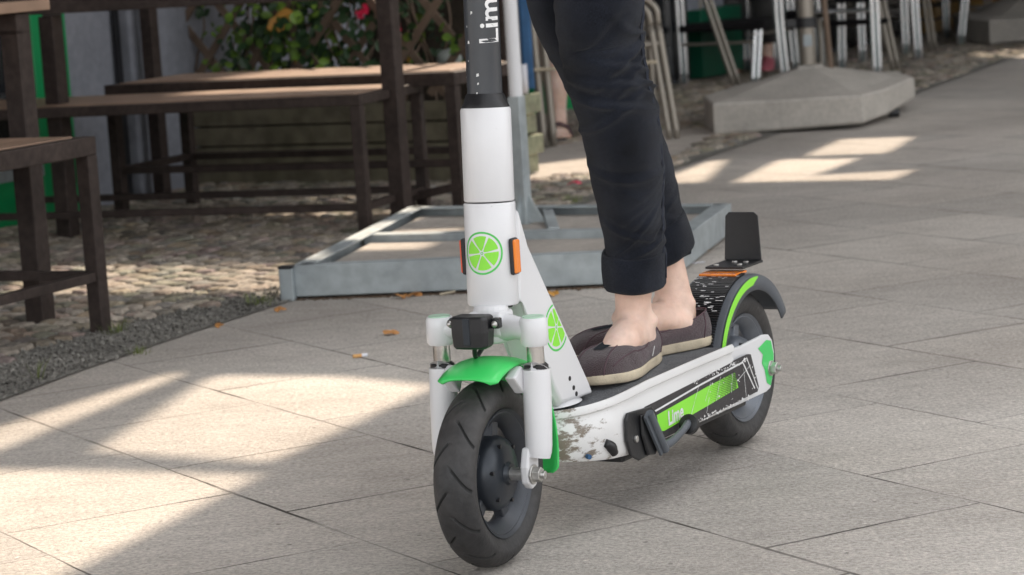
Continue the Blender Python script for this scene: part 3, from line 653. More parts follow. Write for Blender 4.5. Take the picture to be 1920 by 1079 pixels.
# crates and boxes far right
def crate(label,x,y,sx,sy,h,m,yaw=R(63)):
    t=thing('crate',label,'crate',(x,y,0),yaw,'wooden crates by the far wall')
    bm=B()
    for k in range(3):
        z=h*(k+.5)/3
        for yy in (-sy/2,sy/2): box(bm,(0,yy,z),(sx,.02,h/3-.02))
        for xx in (-sx/2,sx/2): box(bm,(xx,0,z),(.02,sy-.03,h/3-.022))
    obj('side_board',bm,m,t)
    bm=B(); box(bm,(0,0,.03),(sx-.04,sy-.04,.02)); obj('bottom',bm,m,t)
crate('yellowish wooden crate in shade beyond the chairs',2.63,16.9,.5,.45,.28,M['wood'])
crate('second yellowish crate standing farther along the far wall',3.25,17.7,.5,.5,.34,M['wood'])
# ------------------------------------------------------------------ people
def remesh_body(name,bm,m,parent,vox,smooth_it=6):
    o=obj(name,bm,m,parent,smooth=True); r=o.modifiers.new('remesh','REMESH'); r.mode='VOXEL'; r.voxel_size=vox; r.use_smooth_shade=True
    s=o.modifiers.new('smooth','SMOOTH'); s.factor=.6; s.iterations=smooth_it; return o
def ball(bm,c,r,sc=(1,1,1)):
    q=bmesh.ops.create_icosphere(bm,subdivisions=3,radius=r)
    for v in q['verts']: v.co=Vector((v.co.x*sc[0],v.co.y*sc[1],v.co.z*sc[2]))+Vector(c)
def seated(label,foot1,foot2,yaw,shoem,trouser,toes=False,kz=.46,nm='person',seat=.30,legskin=True):
    """sitting figure facing local -Y; feet given in local x,y"""
    t=thing(nm,label,'person',(0,0,0),0)
    bm=B(); hipy=.42
    for s,(fx,fy) in ((-1,foot1),(1,foot2)):
        knee=(s*.10,fy+.02-.0,kz); hip=(s*.09,fy+hipy,kz+.02)
        tube(bm,[(fx,fy-.01,.05),(fx,fy+.01,.12),(fx*.7+knee[0]*.3,fy+.03,.25),knee,hip],[.034,.036,.055,.062,.085],12,sub=5)
        tube(bm,[(fx,fy+.03,.035),(fx,fy-.05,.032),(fx,fy-.12,.025)],[.03,.036,.034],12,sub=4,flat=(.75,1.1))
        for k in range(5):
            ox=(k-2)*.0165; L=(.035,.045,.05,.045,.05)[k] if s>0 else (.05,.045,.05,.045,.035)[k]
            rr=.0085 if not((s<0 and k==4) or (s>0 and k==0)) else .012
            tube(bm,[(fx+ox*.9,fy-.11,.024),(fx+ox*1.1,fy-.13-L*.6,.02)],[rr,rr*.85],8)
            ball(bm,(fx+ox*1.1,fy-.13-L*.6,.02),rr*.9)
    y0=foot1[1]+hipy
    tube(bm,[(0,y0,kz-.02),(0,y0+.04,kz+.2),(0,y0+.02,kz+.48),(0,y0,kz+.56),(0,y0,kz+.64)],[.15,.13,.15,.06,.05],16,sub=5,flat=(.7,1.1),ref=(0,1,0))
    ball(bm,(0,y0-.02,kz+.75),.1,(.82,.95,1.15))
    for s in (-1,1): tube(bm,[(s*.17,y0,kz+.48),(s*.22,y0-.05,kz+.25),(s*.12,y0-.27,kz+.16),(s*.1,y0-.36,kz+.14)],[.045,.038,.028,.03],10,sub=4)
    body=remesh_body('body',bm,M['skin'],t,.007 if toes else .012,4)
    bm=B()
    for s,(fx,fy) in ((-1,foot1),(1,foot2)):
        if trouser=='skirt': continue
        tube(bm,[(fx*.9+s*.01,fy+.02,.16),(s*.10,fy+.02,kz),(s*.09,fy+hipy,kz+.02)],[.07,.078,.1],14,sub=5)
    if trouser=='skirt':
        rows=[]
        for y,zt_,zb_,hw in ((foot1[1]+.0,kz+.07,.34,.17),(foot1[1]+.08,kz+.09,.31,.20),(foot1[1]+.3,kz+.12,.33,.21),(foot1[1]+.5,kz+.16,.36,.18)):
            rows.append([Vector((hw*math.cos(a)*(1+.04*math.sin(a*7+y*9)),y,(zt_+zb_)/2+(zt_-zb_)/2*math.sin(a))) for a in [2*PI*i/28 for i in range(28)]])
        grid(bm,rows,True,True,True)
    tube(bm,[(0,y0,kz-.04),(0,y0+.04,kz+.2),(0,y0+.02,kz+.5)],[.165,.145,.16],16,sub=5,flat=(.72,1.12),ref=(0,1,0))
    obj('clothes',bm,M['skirt'],t,smooth=True)
    for s,(fx,fy) in ((-1,foot1),(1,foot2)):
        if toes:
            bm=B(); out=[(fx+.042*math.cos(a),fy-.06+.13*math.sin(a)) for a in [2*PI*i/20 for i in range(20)]]
            grid(bm,[[Vector((x,y,.0)) for x,y in out],[Vector((x,y,.014)) for x,y in out]],True,True,True); obj('sandal',bm,M['elastic'],t)
            bm=B(); tube(bm,[(fx-.05,fy-.07,.012),(fx-.035,fy-.075,.05),(fx,fy-.08,.068),(fx+.035,fy-.075,.05),(fx+.05,fy-.07,.012)],.012,8,sub=4,flat=(.4,1.6)); obj('sandal_strap',bm,M['shoelight'],t,smooth=True)
        else:
            bm=B(); tube(bm,[(fx,fy+.04,.03),(fx,fy-.02,.045),(fx,fy-.1,.035),(fx,fy-.17,.025)],[.03,.044,.046,.03],14,sub=5,flat=(.9,1)); obj('shoe',bm,M[shoem],t,smooth=True)
    return t
p=seated('person seated in dark clothes and flat sandals, bare foot behind the black jeans',(-.10,.0),(.07,.02),0,'sole','skirt',toes=True,kz=.42); p.location=(.325,10.50,0)
p=seated('person seated farther back wearing pink shoes under the black seat',(-.09,0),(.08,-.05),0,'pink','trousers',kz=.45); p.location=(1.33,13.98,0); p.rotation_euler=(0,0,R(-10))
p=seated('barelegged person seated beyond the chairs right of the bronze pole',(-.10,0),(.04,.0),0,'wicker','skirt',kz=.5); p.location=(2.05,15.75,0)
bm=B(); box(bm,(0,0,.10),(.22,.12,.18)); 
for v in bm.verts:
    if v.co.z>.1: v.co.x*=.8; v.co.y*=.5
o=obj('bag',bm,M['wicker'],bev=.02,seg=3); o.location=(1.30,13.92,0); o.location=(1.36,14.25,0); tag(o,'black bag standing on the cobbles behind the pink shoes','bag')
# blue and white cloths hanging beside the stem
bm=B(); 
rows=[[Vector((x,.008*math.sin(z*40+x*50),z)) for x in (-.02,-.008,.008,.02)] for z in (.28,.34,.40,.46,.52,.60)]
grid(bm,rows,False); o=obj('blue_cloth',bm,M['hose'],smooth=True); s_=o.modifiers.new('s','SOLIDIFY'); s_.thickness=.006; o.location=(.105,9.3,0); tag(o,'narrow blue cloth hanging just right of the parasol pole','cloth')
bm=B(); rows=[[Vector((x,.006*math.sin(z*50+x*80),z)) for x in (-.016,0,.016)] for z in (.27,.32,.37)]
grid(bm,rows,False); o=obj('white_cloth',bm,M['paper'],smooth=True); s_=o.modifiers.new('s','SOLIDIFY'); s_.thickness=.005; o.location=(.085,9.24,0); tag(o,'small white cloth hanging at the planter end','cloth')
#SCOOTER
# ------------------------------------------------------------------ scooter (local frame: x forward, y to its left, z up; origin under rear axle)
SO=Vector((.3446,4.2315,0)); SR=math.atan2(-.87377,-.48634)
sc=thing('electric_scooter','white and green electric kick scooter carrying the rider in black jeans','scooter',tuple(SO),SR)
def part(n,bm,m,parent=None,**k): return obj(n,bm,m,parent or sc,**k)
STM=Matrix.Translation((.755,0,0))@Matrix.Rotation(R(3.5),4,'Z')@Matrix.Translation((-.755,0,0))
def st(bm): bm.transform(STM); return bm
WR=.127
def tyre(bm,c,w=.030,grooves=True):
    N=384; K=31; rows=[]
    def gi(i,a): return (i+(16 if a>0 else 0))%32
    for i in range(N):
        row=[]
        for k in range(K):
            a=-PI*.5*1.16+PI*1.16*k/(K-1); aa=min(abs(a),1.3)
            th=2*PI*i/N-(.62*aa**1.25-.16*aa**3)*.55
            y=w*math.sin(a) if abs(a)<PI/2 else math.copysign(w*(1-.35*(abs(a)-PI/2)),a)
            r=WR-.024+.024*math.cos(a) if math.cos(a)>0 else WR-.024+.03*math.cos(a)
            g=gi(i,a)
            if .12<abs(a)<1.16 and g in (0,1): r-=.0036
            if abs(a)<.12 and g in (0,1,2,3,4): r-=.0004
            row.append((r,y,th))
        row.append((WR-.046,w*.62,row[-1][2])); row.append((WR-.046,-w*.62,row[0][2])); rows.append([Vector((c[0]+r*math.cos(t),c[1]+y,c[2]+r*math.sin(t))) for r,y,t in row])
    vr=[[bm.verts.new(p) for p in r] for r in rows]; n=len(vr[0])
    for i in range(N):
        for j in range(n):
            f=bm.faces.new((vr[i][j],vr[i][(j+1)%n],vr[(i+1)%N][(j+1)%n],vr[(i+1)%N][j]))
            a=-PI*.5*1.16+PI*1.16*(j+.5)/(K-1)
            if j<K-1 and .12<abs(a)<1.16 and gi(i,a) in (0,31,1): f.material_index=1
M['rim']=mat('rim_grey',(.16,.175,.20),.35,.4,.15,20,.02,200)
M['rimblack']=mat('rim_black',(.05,.055,.065),.38,.3,.2,20,.02,200)
def wheel(name,c,front):
    fx=st if front else (lambda b:b); mm=M['rimblack'] if front else M['rim']
    bm=B(); tyre(bm,c); w=part(name,fx(bm),[M['rubber'],M['groove']],smooth=True)
    bm=B(); lathe(bm,[(.083,-.020),(.087,-.024),(.087,-.018),(.079,-.012),(.074,-.004),(.074,.004),(.079,.012),(.087,.018),(.087,.024),(.083,.020),(.0815,.0205),(.070,.011),(.066,.0),(.070,-.011),(.0815,-.0205)],'y',c,72,closed_prof=True)
    part('rim',fx(bm),mm,w,auto=True)
    bm=B(); lathe(bm,[(.0,-.034),(.014,-.033),(.016,-.028),(.036,-.026),(.047,-.019),(.051,-.010),(.051,.010),(.047,.019),(.036,.026),(.016,.028),(.014,.033),(.0,.034)],'y',c,56)
    part('hub',fx(bm),M['hub'] if front else M['rim'],w,auto=True)
    for k in range(5):
        bm=B(); a=2*PI*k/5+.5; d=Vector((math.cos(a),0,math.sin(a))); p=Vector(c)
        bar(bm,p+d*.046,p+d*.072,.020,.014,up=(0,1,0)); part('spoke',fx(bm),mm,w,bev=.002)
    bm=B()
    for k in range(6):
        a=2*PI*k/6+.2
        cyl(bm,Vector(c)+Vector((.041*math.cos(a),.020,.041*math.sin(a))),Vector(c)+Vector((.041*math.cos(a),.0262,.041*math.sin(a))),.0028,8)
    part('screw',fx(bm),M['black'],w)
    return w
FC=(.81,0,.1285); RC=(0,0,.1285)
wheel('front_wheel',FC,True); wheel('rear_wheel',RC,False)
# --- fork
fk=B(); box(fk,(.775,0,.328),(.045,.05,.034)); tube(fk,[(.775,0,.30),(.772,0,.352)],.024,20)
fork=part('fork_crown',st(fk),M['white'],bev=.006,seg=3)
for s in (-1,1):
    bm=B(); tube(bm,[(.775,s*.018,.322),(.784,s*.045,.322),(.79,s*.066,.320)],[.020,.016,.0165],16,sub=4,flat=(.95,1)); part('fork_arm',st(bm),M['white'],smooth=True)
    bm=B(); lathe(bm,[(0,.300),(.0165,.300),(.019,.304),(.019,.334),(.017,.338),(0,.338)],'z',(.79,s*.070,0),28); cl=part('fork_clamp',st(bm),M['white'],auto=True)
    bm=B(); cyl(bm,(.79,s*.070,.338),(.79,s*.070,.3398),.0148,24); part('cap',st(bm),M['paleg'],cl,auto=True)
    bm=B(); cyl(bm,(.79,s*.070,.255),(.79,s*.070,.301),.0118,24); part('stanchion',st(bm),M['chrome'],auto=True)
    bm=B(); lathe(bm,[(0,.268),(.0165,.268),(.0165,.273),(.0135,.276),(0,.276)],'z',(.79,s*.070,0),24); part('seal',st(bm),M['black'],auto=True)
    bm=B(); tube(bm,[(.79,s*.070,.268),(.79,s*.070,.264),(.793,s*.070,.22),(.798,s*.070,.165),(.80,s*.069,.150)],[.0180,.0192,.0192,.0182,.0165],24,sub=3); lg=part('fork_leg',st(bm),M['white'],auto=True)
    bm=B(); prism(bm,[(.785,.165),(.815,.165),(.824,.14),(.822,.118),(.81,.108),(.796,.112),(.788,.135)],s*.052,s*.064); part('dropout',st(bm),M['white'],lg,bev=.003)
    bm=B(); cyl(bm,(.81,s*.030,.1285),(.81,s*.052,.1285),.009,16); cyl(bm,(.81,s*.064,.1285),(.81,s*.067,.1285),.0135,20); tube(bm,[(.81,s*.067,.1285),(.81,s*.077,.1285)],.0105,6); cyl(bm,(.81,s*.077,.1285),(.81,s*.083,.1285),.0055,12)
    part('axle_nut',st(bm),M['steel'],lg,bev=.0007)
    bm=B(); prism(bm,[(.785,.262),(.805,.275),(.83,.262),(.80,.235)],s*.040,s*.056); part('mudguard_tab',st(bm),M['white'],bev=.003)
# --- front mudguard
def arc(bm,c,r0,r1,a0,a1,hw0,hw1,drop=.010,n=40,th=.003,kx=9):
    rows=[]
    for i in range(n+1):
        t=i/n; a=a0+(a1-a0)*t; r=r0+(r1-r0)*t; hw=hw0+(hw1-hw0)*t; row=[]
        # round off the two free ends
        e=min(t,1-t)*n
        for j in range(kx+1):
            y=-1+2*j/kx; rr=r-drop*abs(y)**3
            row.append(Vector((c[0]+rr*math.cos(a),c[1]+y*hw*(1 if e>=2 else (.80,.93)[int(e)]),c[2]+rr*math.sin(a))))
        rows.append(row)
    grid(bm,rows,False)
def solid(o,t,off=-1):
    s_=o.modifiers.new('solid','SOLIDIFY'); s_.thickness=t; s_.offset=off; return o
bm=B(); arc(bm,(FC[0],FC[1]+.006,FC[2]),.157,.158,R(64),R(118),.045,.044,.009); mg=solid(part('front_mudguard',st(bm),M['green'],smooth=True),.003)
bm=B(); arc(bm,FC,.156,.141,R(119),R(192),.043,.043,.010); solid(part('rear_flap',st(bm),M['green'],mg,smooth=True),.003)
# --- headlight block on the crown
bm=B(); rows=[]
for z,k in ((.303,.80),(.306,.94),(.325,1.0),(.344,1.0),(.347,.88)):
    rows.append([Vector((.835+x*k,y*k,z)) for x,y in ((-.018,-.025),(.006,-.027),(.014,-.023),(.017,0),(.014,.023),(.006,.027),(-.018,.025))])
grid(bm,rows,True,True,True); hl=part('headlight',st(bm),M['black'],bev=.002)
bm=B(); box(bm,(.8515,.0,.327),(.003,.010,.036)); part('lens',st(bm),M['hub'],hl,bev=.001)
for s in (-1,1):
    bm=B(); box(bm,(.822,s*.031,.335),(.012,.012,.014)); tube(bm,[(.826,s*.033,.335),(.832,s*.033,.335)],.006,12); part('mount',st(bm),M['black'],hl,bev=.002)
    bm=B(); ball_=bmesh.ops.create_icosphere(bm,subdivisions=2,radius=.0045); bm.transform(Matrix.Translation((.833,s*.033,.335))); part('screw',st(bm),M['steel'],hl,smooth=True)
bm=B(); tube(bm,[(.83,.0,.305),(.822,-.004,.292),(.80,-.012,.286),(.775,-.01,.30)],.0032,8,sub=5); part('cable',st(bm),M['black'],hl,smooth=True)
# --- head tube, stem
HX=.752
def hx(z): return HX-(z-.35)*.05
bm=B(); tube(bm,[(hx(.349),0,.349),(hx(.352),0,.352),(hx(.486),0,.486),(hx(.4875),0,.4875)],[.0335,.0352,.0352,.0345],56,ref=(1,0,0)); ht=part('head_tube',bm,M['white'],auto=True)
bm=B(); tube(bm,[(hx(.4895),0,.4895),(hx(.491),0,.491),(hx(.612),0,.612),(hx(.615),0,.615)],[.0335,.0343,.0343,.033],56,ref=(1,0,0)); part('steering_tube',bm,M['white'],auto=True)
bm=B(); tube(bm,[(hx(.345),0,.345),(hx(.35),0,.35)],[.026,.026],32); part('headset_ring',bm,M['black'],auto=True)
bm=B(); tube(bm,[(hx(.6145),0,.6145),(hx(.617),0,.617),(hx(.621),0,.621),(hx(.632),0,.632),(hx(.634),0,.634)],[.0325,.0325,.030,.0262,.0245],48); part('collar',bm,M['black'],auto=True)
bm=B(); tube(bm,[(hx(.628),0,.628),(hx(1.12),0,1.12)],[.0238,.0238],48); stm=part('stem',bm,M['stem'],auto=True)
bm=B(); tube(bm,[(hx(1.1),-.24,1.14),(hx(1.1),-.10,1.12),(hx(1.1),.10,1.12),(hx(1.1),.24,1.14)],.013,16,sub=5); part('handlebar',st(bm),M['black'],smooth=True)
for s in (-1,1):
    bm=B(); tube(bm,[(hx(1.1),s*.14,1.127),(hx(1.1),s*.25,1.141)],.0165,16); part('grip',st(bm),M['rubber'],auto=True)
# the whole steering column stands a few millimetres to the right of the neck's centre plane
for o in sc.children:
    if o.name.split('.')[0] in ('head_tube','steering_tube','headset_ring','collar','stem'):
        o.location.y-=.006
# neck
bm=B()
NP=[(.728,.480),(.700,.425),(.558,.200),(.537,.187),(.640,.187),(.655,.205),(.728,.352),(.745,.350)]
def neckrow(y,k):
    cx=sum(p[0] for p in NP)/8; cz=sum(p[1] for p in NP)/8
    return [Vector((cx+(x-cx)*k,y,cz+(z-cz)*k)) for x,z in NP]
def wneck(z): return .028-.004*max(0,min(1,(z-.2)/.3))
rows=[]
for yk,ins in ((-1,.008),(-.72,.0),(.72,.0),(1,.008)):
    row=[]
    for i,(x,z) in enumerate(NP):
        a=Vector(NP[i-1]);b=Vector(NP[i]);c=Vector(NP[(i+1)%8]); n_=((b-a).normalized()+(c-b).normalized()).normalized(); nn=Vector((n_.y,-n_.x))
        # orientation chosen so that ins moves inward
        cen=Vector((.65,.30)); 
        if nn.dot(cen-b)<0: nn=-nn
        q=b+nn*ins; row.append(Vector((q.x,yk*.0285,q.y)))
    rows.append(row)
grid(bm,rows,True,True,True); nk=part('neck',bm,M['white'],bev=.003,seg=3)
bm=B(); tube(bm,[(.60,0,.184),(.60,0,.190)],[.05,.04],32,flat=(1,.62),ref=(1,0,0)); bm.transform(Matrix.Translation((0,0,.0))); part('weld_foot',bm,M['white'],nk,auto=True)
for x,z in ((.611,.222),(.601,.207),(.594,.197)):
    bm=B(); cyl(bm,(x,.0284,z),(x,.0291,z),.0035,12); part('rivet_hole',bm,M['black'],nk)
# reflectors on head tube
for s,mm in ((1,'orange'),(-1,'red')):
    bm=B(); box(bm,(hx(.415)+.004,s*.0372-.006,.415),(.018,.007,.050)); part('reflector_backing',bm,M['black'],bev=.003)
    bm=B(); box(bm,(hx(.415)+.004,s*.0405-.006,.415),(.0145,.006,.046)); part('reflector',bm,M[mm],bev=.0025,seg=3)
# --- sticker helpers
def wrap(bm,zc,ang,r,axfn):
    for v in bm.verts:
        a=ang+v.co.x/r; z=zc+v.co.y; v.co=Vector((axfn(z)+r*math.cos(a),r*math.sin(a),z))
def disc(bm,r0,r1,a0,a1,n,mi=0,m_=3):
    rows=[]
    for i in range(n+1):
        a=a0+(a1-a0)*i/n; rows.append([Vector(((r0+(r1-r0)*k/m_)*math.cos(a),(r0+(r1-r0)*k/m_)*math.sin(a),0)) for k in range(m_+1)])
    grid(bm,rows,False,mi=mi)
def citrus(bm,r):
    disc(bm,r*.91,r,0,2*PI,60,1,1)
    disc(bm,0.001,r*.07,0,2*PI,16,1,1)
    for k in range(6):
        a=k*PI/3+R(8); g=R(4.5); rows=[]
        for i in range(9):
            t=a+g+(PI/3-2*g)*i/8; t0=a+PI/6; rows.append([Vector((r*(.12+(.80-.12)*k2/4)*math.cos(t0+(t-t0)*(.55 if k2==0 else 1)),r*(.12+(.80-.12)*k2/4)*math.sin(t0+(t-t0)*(.55 if k2==0 else 1)),0)) for k2 in range(5)])
        grid(bm,rows,False,mi=0)
bm=B(); citrus(bm,.029); wrap(bm,.423,R(8),.0355,hx); part('citrus_emblem',bm,[M['lime'],M['limeg']],ht)
def text_bm(s,size,bold=.0):
    c=bpy.data.curves.new('t','FONT'); c.body=s; c.size=size; c.offset=bold; c.resolution_u=3; o=bpy.data.objects.new('t',c); COL.objects.link(o)
    bpy.context.view_layer.update(); me=o.to_mesh(); bm=B(); bm.from_mesh(me); o.to_mesh_clear(); bpy.data.objects.remove(o); bpy.data.curves.remove(c)
    return bm
# lettering up the stem: letters turned a quarter, reading upwards
bm=text_bm('Lime',.042,.0007)
for v in bm.verts: v.co=Vector((-v.co.y,v.co.x,0))
bmesh.ops.triangulate(bm,faces=bm.faces[:]); bmesh.ops.subdivide_edges(bm,edges=bm.edges[:],cuts=5)
for v in bm.verts: v.co.x+=.0150
wrap(bm,.700,R(52),.0245,hx); part('lettering',bm,M['print'],stm)
bm=B()
for k in range(13):
    z=random.uniform(.63,.78); a=random.uniform(-1.2,.25); s_=random.uniform(.0006,.0022)
    q=[bm.verts.new(Vector((dx*s_,dy*s_*random.uniform(.5,2),0))) for dx,dy in ((-1,-1),(1,-.6),(.8,1),(-.7,.8))]; bm.faces.new(q)
    for v in q: aa=a+v.co.x/.0242; zz=z+v.co.y; v.co=Vector((hx(zz)+.0241*math.cos(aa),.0241*math.sin(aa),zz))
part('paint_chip',bm,M['print'],stm)
# second emblem on the neck side, narrowed where the neck edge cuts it
bm=B(); citrus(bm,.034)
for v in bm.verts: v.co=Vector((.641+v.co.x,.02865,.300+v.co.y))
bmesh.ops.bisect_plane(bm,geom=bm.verts[:]+bm.edges[:]+bm.faces[:],plane_co=(.626,0,.300),plane_no=(-.83,0,.556),clear_outer=True)
part('citrus_emblem',bm,[M['lime'],M['limeg']],nk)
# --- deck
def dz(s): return .193-(.010*max(0,min(1,(s-.42)/.24)))
ST=[(.15,.072),(.30,.072),(.45,.072),(.52,.0715),(.56,.069),(.59,.063),(.615,.054),(.635,.042),(.650,.028),(.658,.013)]
rows=[]
for s,wd in ST:
    zt=dz(s); zb=.094 if s<.5 else .094+.018*((s-.5)/.16)**1.5; f=wd
    right=[(0,zt-.008),(f-.006,zt-.008),(f-.005,zt-.001),(f-.001,zt),(f+.002,zt-.004),(f+.002,zt-.011),(f-.003,zt-.014),(f-.003,zt-.019),(f,zt-.023),(f,zb+.008),(f-.006,zb),(0,zb)]
    prof=right+[(-a,b) for a,b in right[-2:0:-1]]
    rows.append([Vector((s,a,b)) for a,b in prof])
bm=B(); grid(bm,rows,True,True,True); dk=part('deck',bm,M['deckwhite'],auto=True)
bm=B(); rr=[]
for s,wd in [(.152,.072)]+ST[1:-3]:
    rr.append([Vector((s,-(wd-.0065),dz(s)-.006)),Vector((s,wd-.0065,dz(s)-.006))])
grid(bm,rr,False); part('grip_mat',bm,M['mat'],dk)
bm=B(); box(bm,(.30,0,.089),(.44,.118,.012)); part('battery_cover',bm,M['black'],dk,bev=.004)
# axle plates at the back
SP=[(.17,.184),(.10,.183),(.02,.186),(.0,.183),(-.013,.172),(-.019,.152),(-.014,.122),(.002,.097),(.02,.0935),(.17,.0935)]
for s in (-1,1):
    bm=B(); prism(bm,SP,s*.061,s*.0675); ap=part('axle_plate',bm,M['white'],bev=.002)
    bm=B(); cyl(bm,(0,s*.03,.1285),(0,s*.061,.1285),.010,16); cyl(bm,(0,s*.0675,.1285),(0,s*.070,.1285),.0125,24); tube(bm,[(0,s*.070,.1285),(0,s*.080,.1285)],.0100,6); cyl(bm,(0,s*.080,.1285),(0,s*.087,.1285),.0050,12); part('axle_nut',bm,M['steel'],ap,bev=.0007)
    bm=B(); n0=18; pts=[]
    P=[(.046,.168),(.012,.176),(-.006,.172),(-.014,.15),(-.010,.122),(.004,.101),(.018,.108),(.024,.13),(.034,.142),(.028,.155)]
    bm.faces.new([bm.verts.new((x,s*.0681,z)) for x,z in P]); part('green_sticker',bm,M['green'],ap)
# side decals (left side of deck)
Y=.0724
def decal(name,poly,y,m,parent=dk):
    bm=B(); bm.faces.new([bm.verts.new((x,y,z)) for x,z in poly]); return part(name,bm,m,parent)
sd_=decal('side_decal',[(.47,.1555),(.28,.161),(.155,.166),(.155,.1675),(.100,.1685),(.085,.166),(.060,.110),(.066,.103),(.28,.0985),(.47,.0975)],Y,M['stickerblk'])
decal('green_stripe',[(.440,.132),(.434,.136),(.25,.1455),(.15,.1485),(.14,.123),(.25,.1165),(.41,.1085),(.424,.111)],Y+.0004,M['lime'])
bm=B()
def quad(bm,p,q,wd,y):
    p=Vector((p[0],0,p[1]));q=Vector((q[0],0,q[1]));d=(q-p).normalized();n_=Vector((-d.z,0,d.x))*wd/2
    bm.faces.new([bm.verts.new(Vector((a.x,y,a.z))) for a in (p-n_,q-n_,q+n_,p+n_)])
quad(bm,(.445,.1425),(.28,.1525),.0030,Y+.0006); quad(bm,(.281,.1525),(.118,.1590),.0030,Y+.0006); quad(bm,(.119,.1595),(.078,.110),.0030,Y+.00065); quad(bm,(.103,.164),(.066,.1075),.0022,Y+.0006)
part('white_line',bm,M['print'],sd_)
bm=B()
for i in range(22):
    for k in range(9):
        x=.245-i*.0046; z=.119+k*.0037+(i%2)*.0018+(.245-x)*.05; s_=.00055+.0017*(i/21)**.8
        if z>.150: continue
        bm.faces.new([bm.verts.new((x+a*s_,Y+.0007,z+b*s_*1.1)) for a,b in ((-1,0),(0,-1),(1,0),(0,1))])
part('halftone_dot',bm,M['stickerblk'],sd_)
bm=text_bm('Lime',.030,.0008)
for v in bm.verts: v.co=Vector((.396-v.co.x*.92,Y+.0009,.1135+v.co.y+v.co.x*.05))
part('lettering',bm,M['print'],sd_)
bm=B()
for p,q in (((.285,.1515),(.325,.104)),((.205,.152),(.224,.118)),((.118,.150),(.113,.104)),((.25,.128),(.262,.106)),((.16,.149),(.168,.12)),((.09,.15),(.14,.135)),((.24,.15),(.265,.125))): 
    n_=6; pr=None
    for i in range(n_):
        a=(p[0]+(q[0]-p[0])*i/n_+random.uniform(-.0015,.0015),p[1]+(q[1]-p[1])*i/n_); b=(p[0]+(q[0]-p[0])*(i+1)/n_,p[1]+(q[1]-p[1])*(i+1)/n_)
        quad(bm,pr or a,b,random.uniform(.0005,.0013),Y+.0011); pr=b
for k in range(150):
    x=random.uniform(.10,.30); z=random.gauss(.1615,.0022) if random.random()<.62 else random.gauss(.101,.0018)
    if random.random()<.15: x=random.uniform(.07,.25); z=random.uniform(.105,.15)
    z=min(z,.1655); s_=random.uniform(.0006,.0028)
    bm.faces.new([bm.verts.new((x+a*s_*random.uniform(.5,1.8),Y+.0012,z+b*s_*random.uniform(.3,1))) for a,b in ((-1,-.4),(.2,-1),(1,.3),(-.1,1))])
part('scratch',bm,M['print'],sd_)
# kickstand group
KP=[(.540,.150),(.532,.159),(.455,.154),(.440,.142),(.432,.098),(.44,.086),(.505,.084),(.53,.096),(.54,.12)]
bm=B(); prism(bm,KP,.0725,.0775); kh=part('kickstand_mount',bm,M['black'],bev=.002)
bm=B(); prism(bm,[(.500,.150),(.468,.146),(.450,.100),(.46,.084),(.485,.088),(.50,.12)],.0775,.083); part('bracket',bm,M['black'],kh,bev=.003)
bm=B(); tube(bm,[(.492,.091,.152),(.447,.091,.088)],.0062,14); bar(bm,(.497,.088,.150),(.452,.088,.086),.004,.014,up=(1,0,0)); part('hinge_pin',bm,M['grey'],kh,auto=True)
bm=B(); tube(bm,[(.452,.086,.094),(.42,.088,.095),(.385,.090,.104),(.362,.090,.112)],[.0075,.0062,.0055,.006],14,sub=5); ks=part('kickstand',bm,M['grey'],smooth=True)
bm=B(); lathe(bm,[(0,-.006),(.011,-.006),(.0150,-.004),(.0150,.004),(.011,.006),(0,.006)],'x',(0,0,0),24); bm.transform(Matrix.Translation((.360,.090,.109))@Matrix.Rotation(R(-20),4,'Y')); part('rubber_foot',bm,M['black'],ks,auto=True)
for x,z in ((.515,.118),(.455,.096)):
    bm=B(); cyl(bm,(x,.086 if x<.5 else .0775,z),(x,.0895 if x<.5 else .081,z),.005,14); part('bolt',bm,M['steel'],kh,bev=.0005)
# nose fittings
bm=B(); tube(bm,[(.585,.0655,.126),(.575,.069,.118),(.568,.0705,.107)],[.006,.0085,.006],10,sub=3,flat=(1,.8)); part('port_plug',bm,M['black'],dk,smooth=True)
bm=B(); cyl(bm,(.618,.0525,.113),(.6215,.058,.113),.0035,12); part('screw',bm,M['hose'],dk)
# --- rear fender
bm=B(); n=46; rows=[]
def fr(a): return .151
for i in range(n+1):
    a=R(8)+(R(150)-R(8))*i/n; row=[]
    prof=[(-.046,-.026),(-.0465,-.010),(-.044,-.002),(-.038,0),(.038,0),(.044,-.002),(.0465,-.010),(.046,-.026)]
    for y,dr in prof:
        r=fr(a)+dr; row.append(Vector((r*math.cos(a),y,.1285+r*math.sin(a))))
    rows.append(row)
grid(bm,rows,False); fe=solid(part('rear_fender',bm,M['grey'],auto=True),.003)
bm=B()
for i in range(44):
    a=R(14)+i*R(1.75)
    if a>R(88): break
    c=Vector((.1525*math.cos(a),0,.1285+.1525*math.sin(a))); d=Vector((math.cos(a),0,math.sin(a))); t_=Vector((-math.sin(a),0,math.cos(a)))
    bar(bm,c+Vector((0,-.037,0)),c+Vector((0,.034,0)),.0024,.004,up=tuple(d))
part('brake_tread',bm,M['black'],fe)
bm=B()
for k in range(80):
    a=random.uniform(R(20),R(80)); y=random.uniform(-.036,.034); l_=random.uniform(.001,.005); r=.1547
    bm.faces.new([bm.verts.new((r*math.cos(a+da),y+dy,.1285+r*math.sin(a+da))) for da,dy in ((-.004,-l_),(.004,-l_),(.004,l_),(-.004,l_))])
part('worn_spot',bm,M['print'],fe)
bm=B(); rows=[]
for i in range(40):
    a=R(14)+(R(96)-R(14))*i/39; k=1 if i<36 else 1-(i-35)*.2
    rows.append([Vector(((.151-dd)*math.cos(a),.0472,.1285+(.151-dd)*math.sin(a))) for dd in (.004,.004+.013*k)])
grid(bm,rows,False); part('green_stripe',bm,M['lime'],fe)
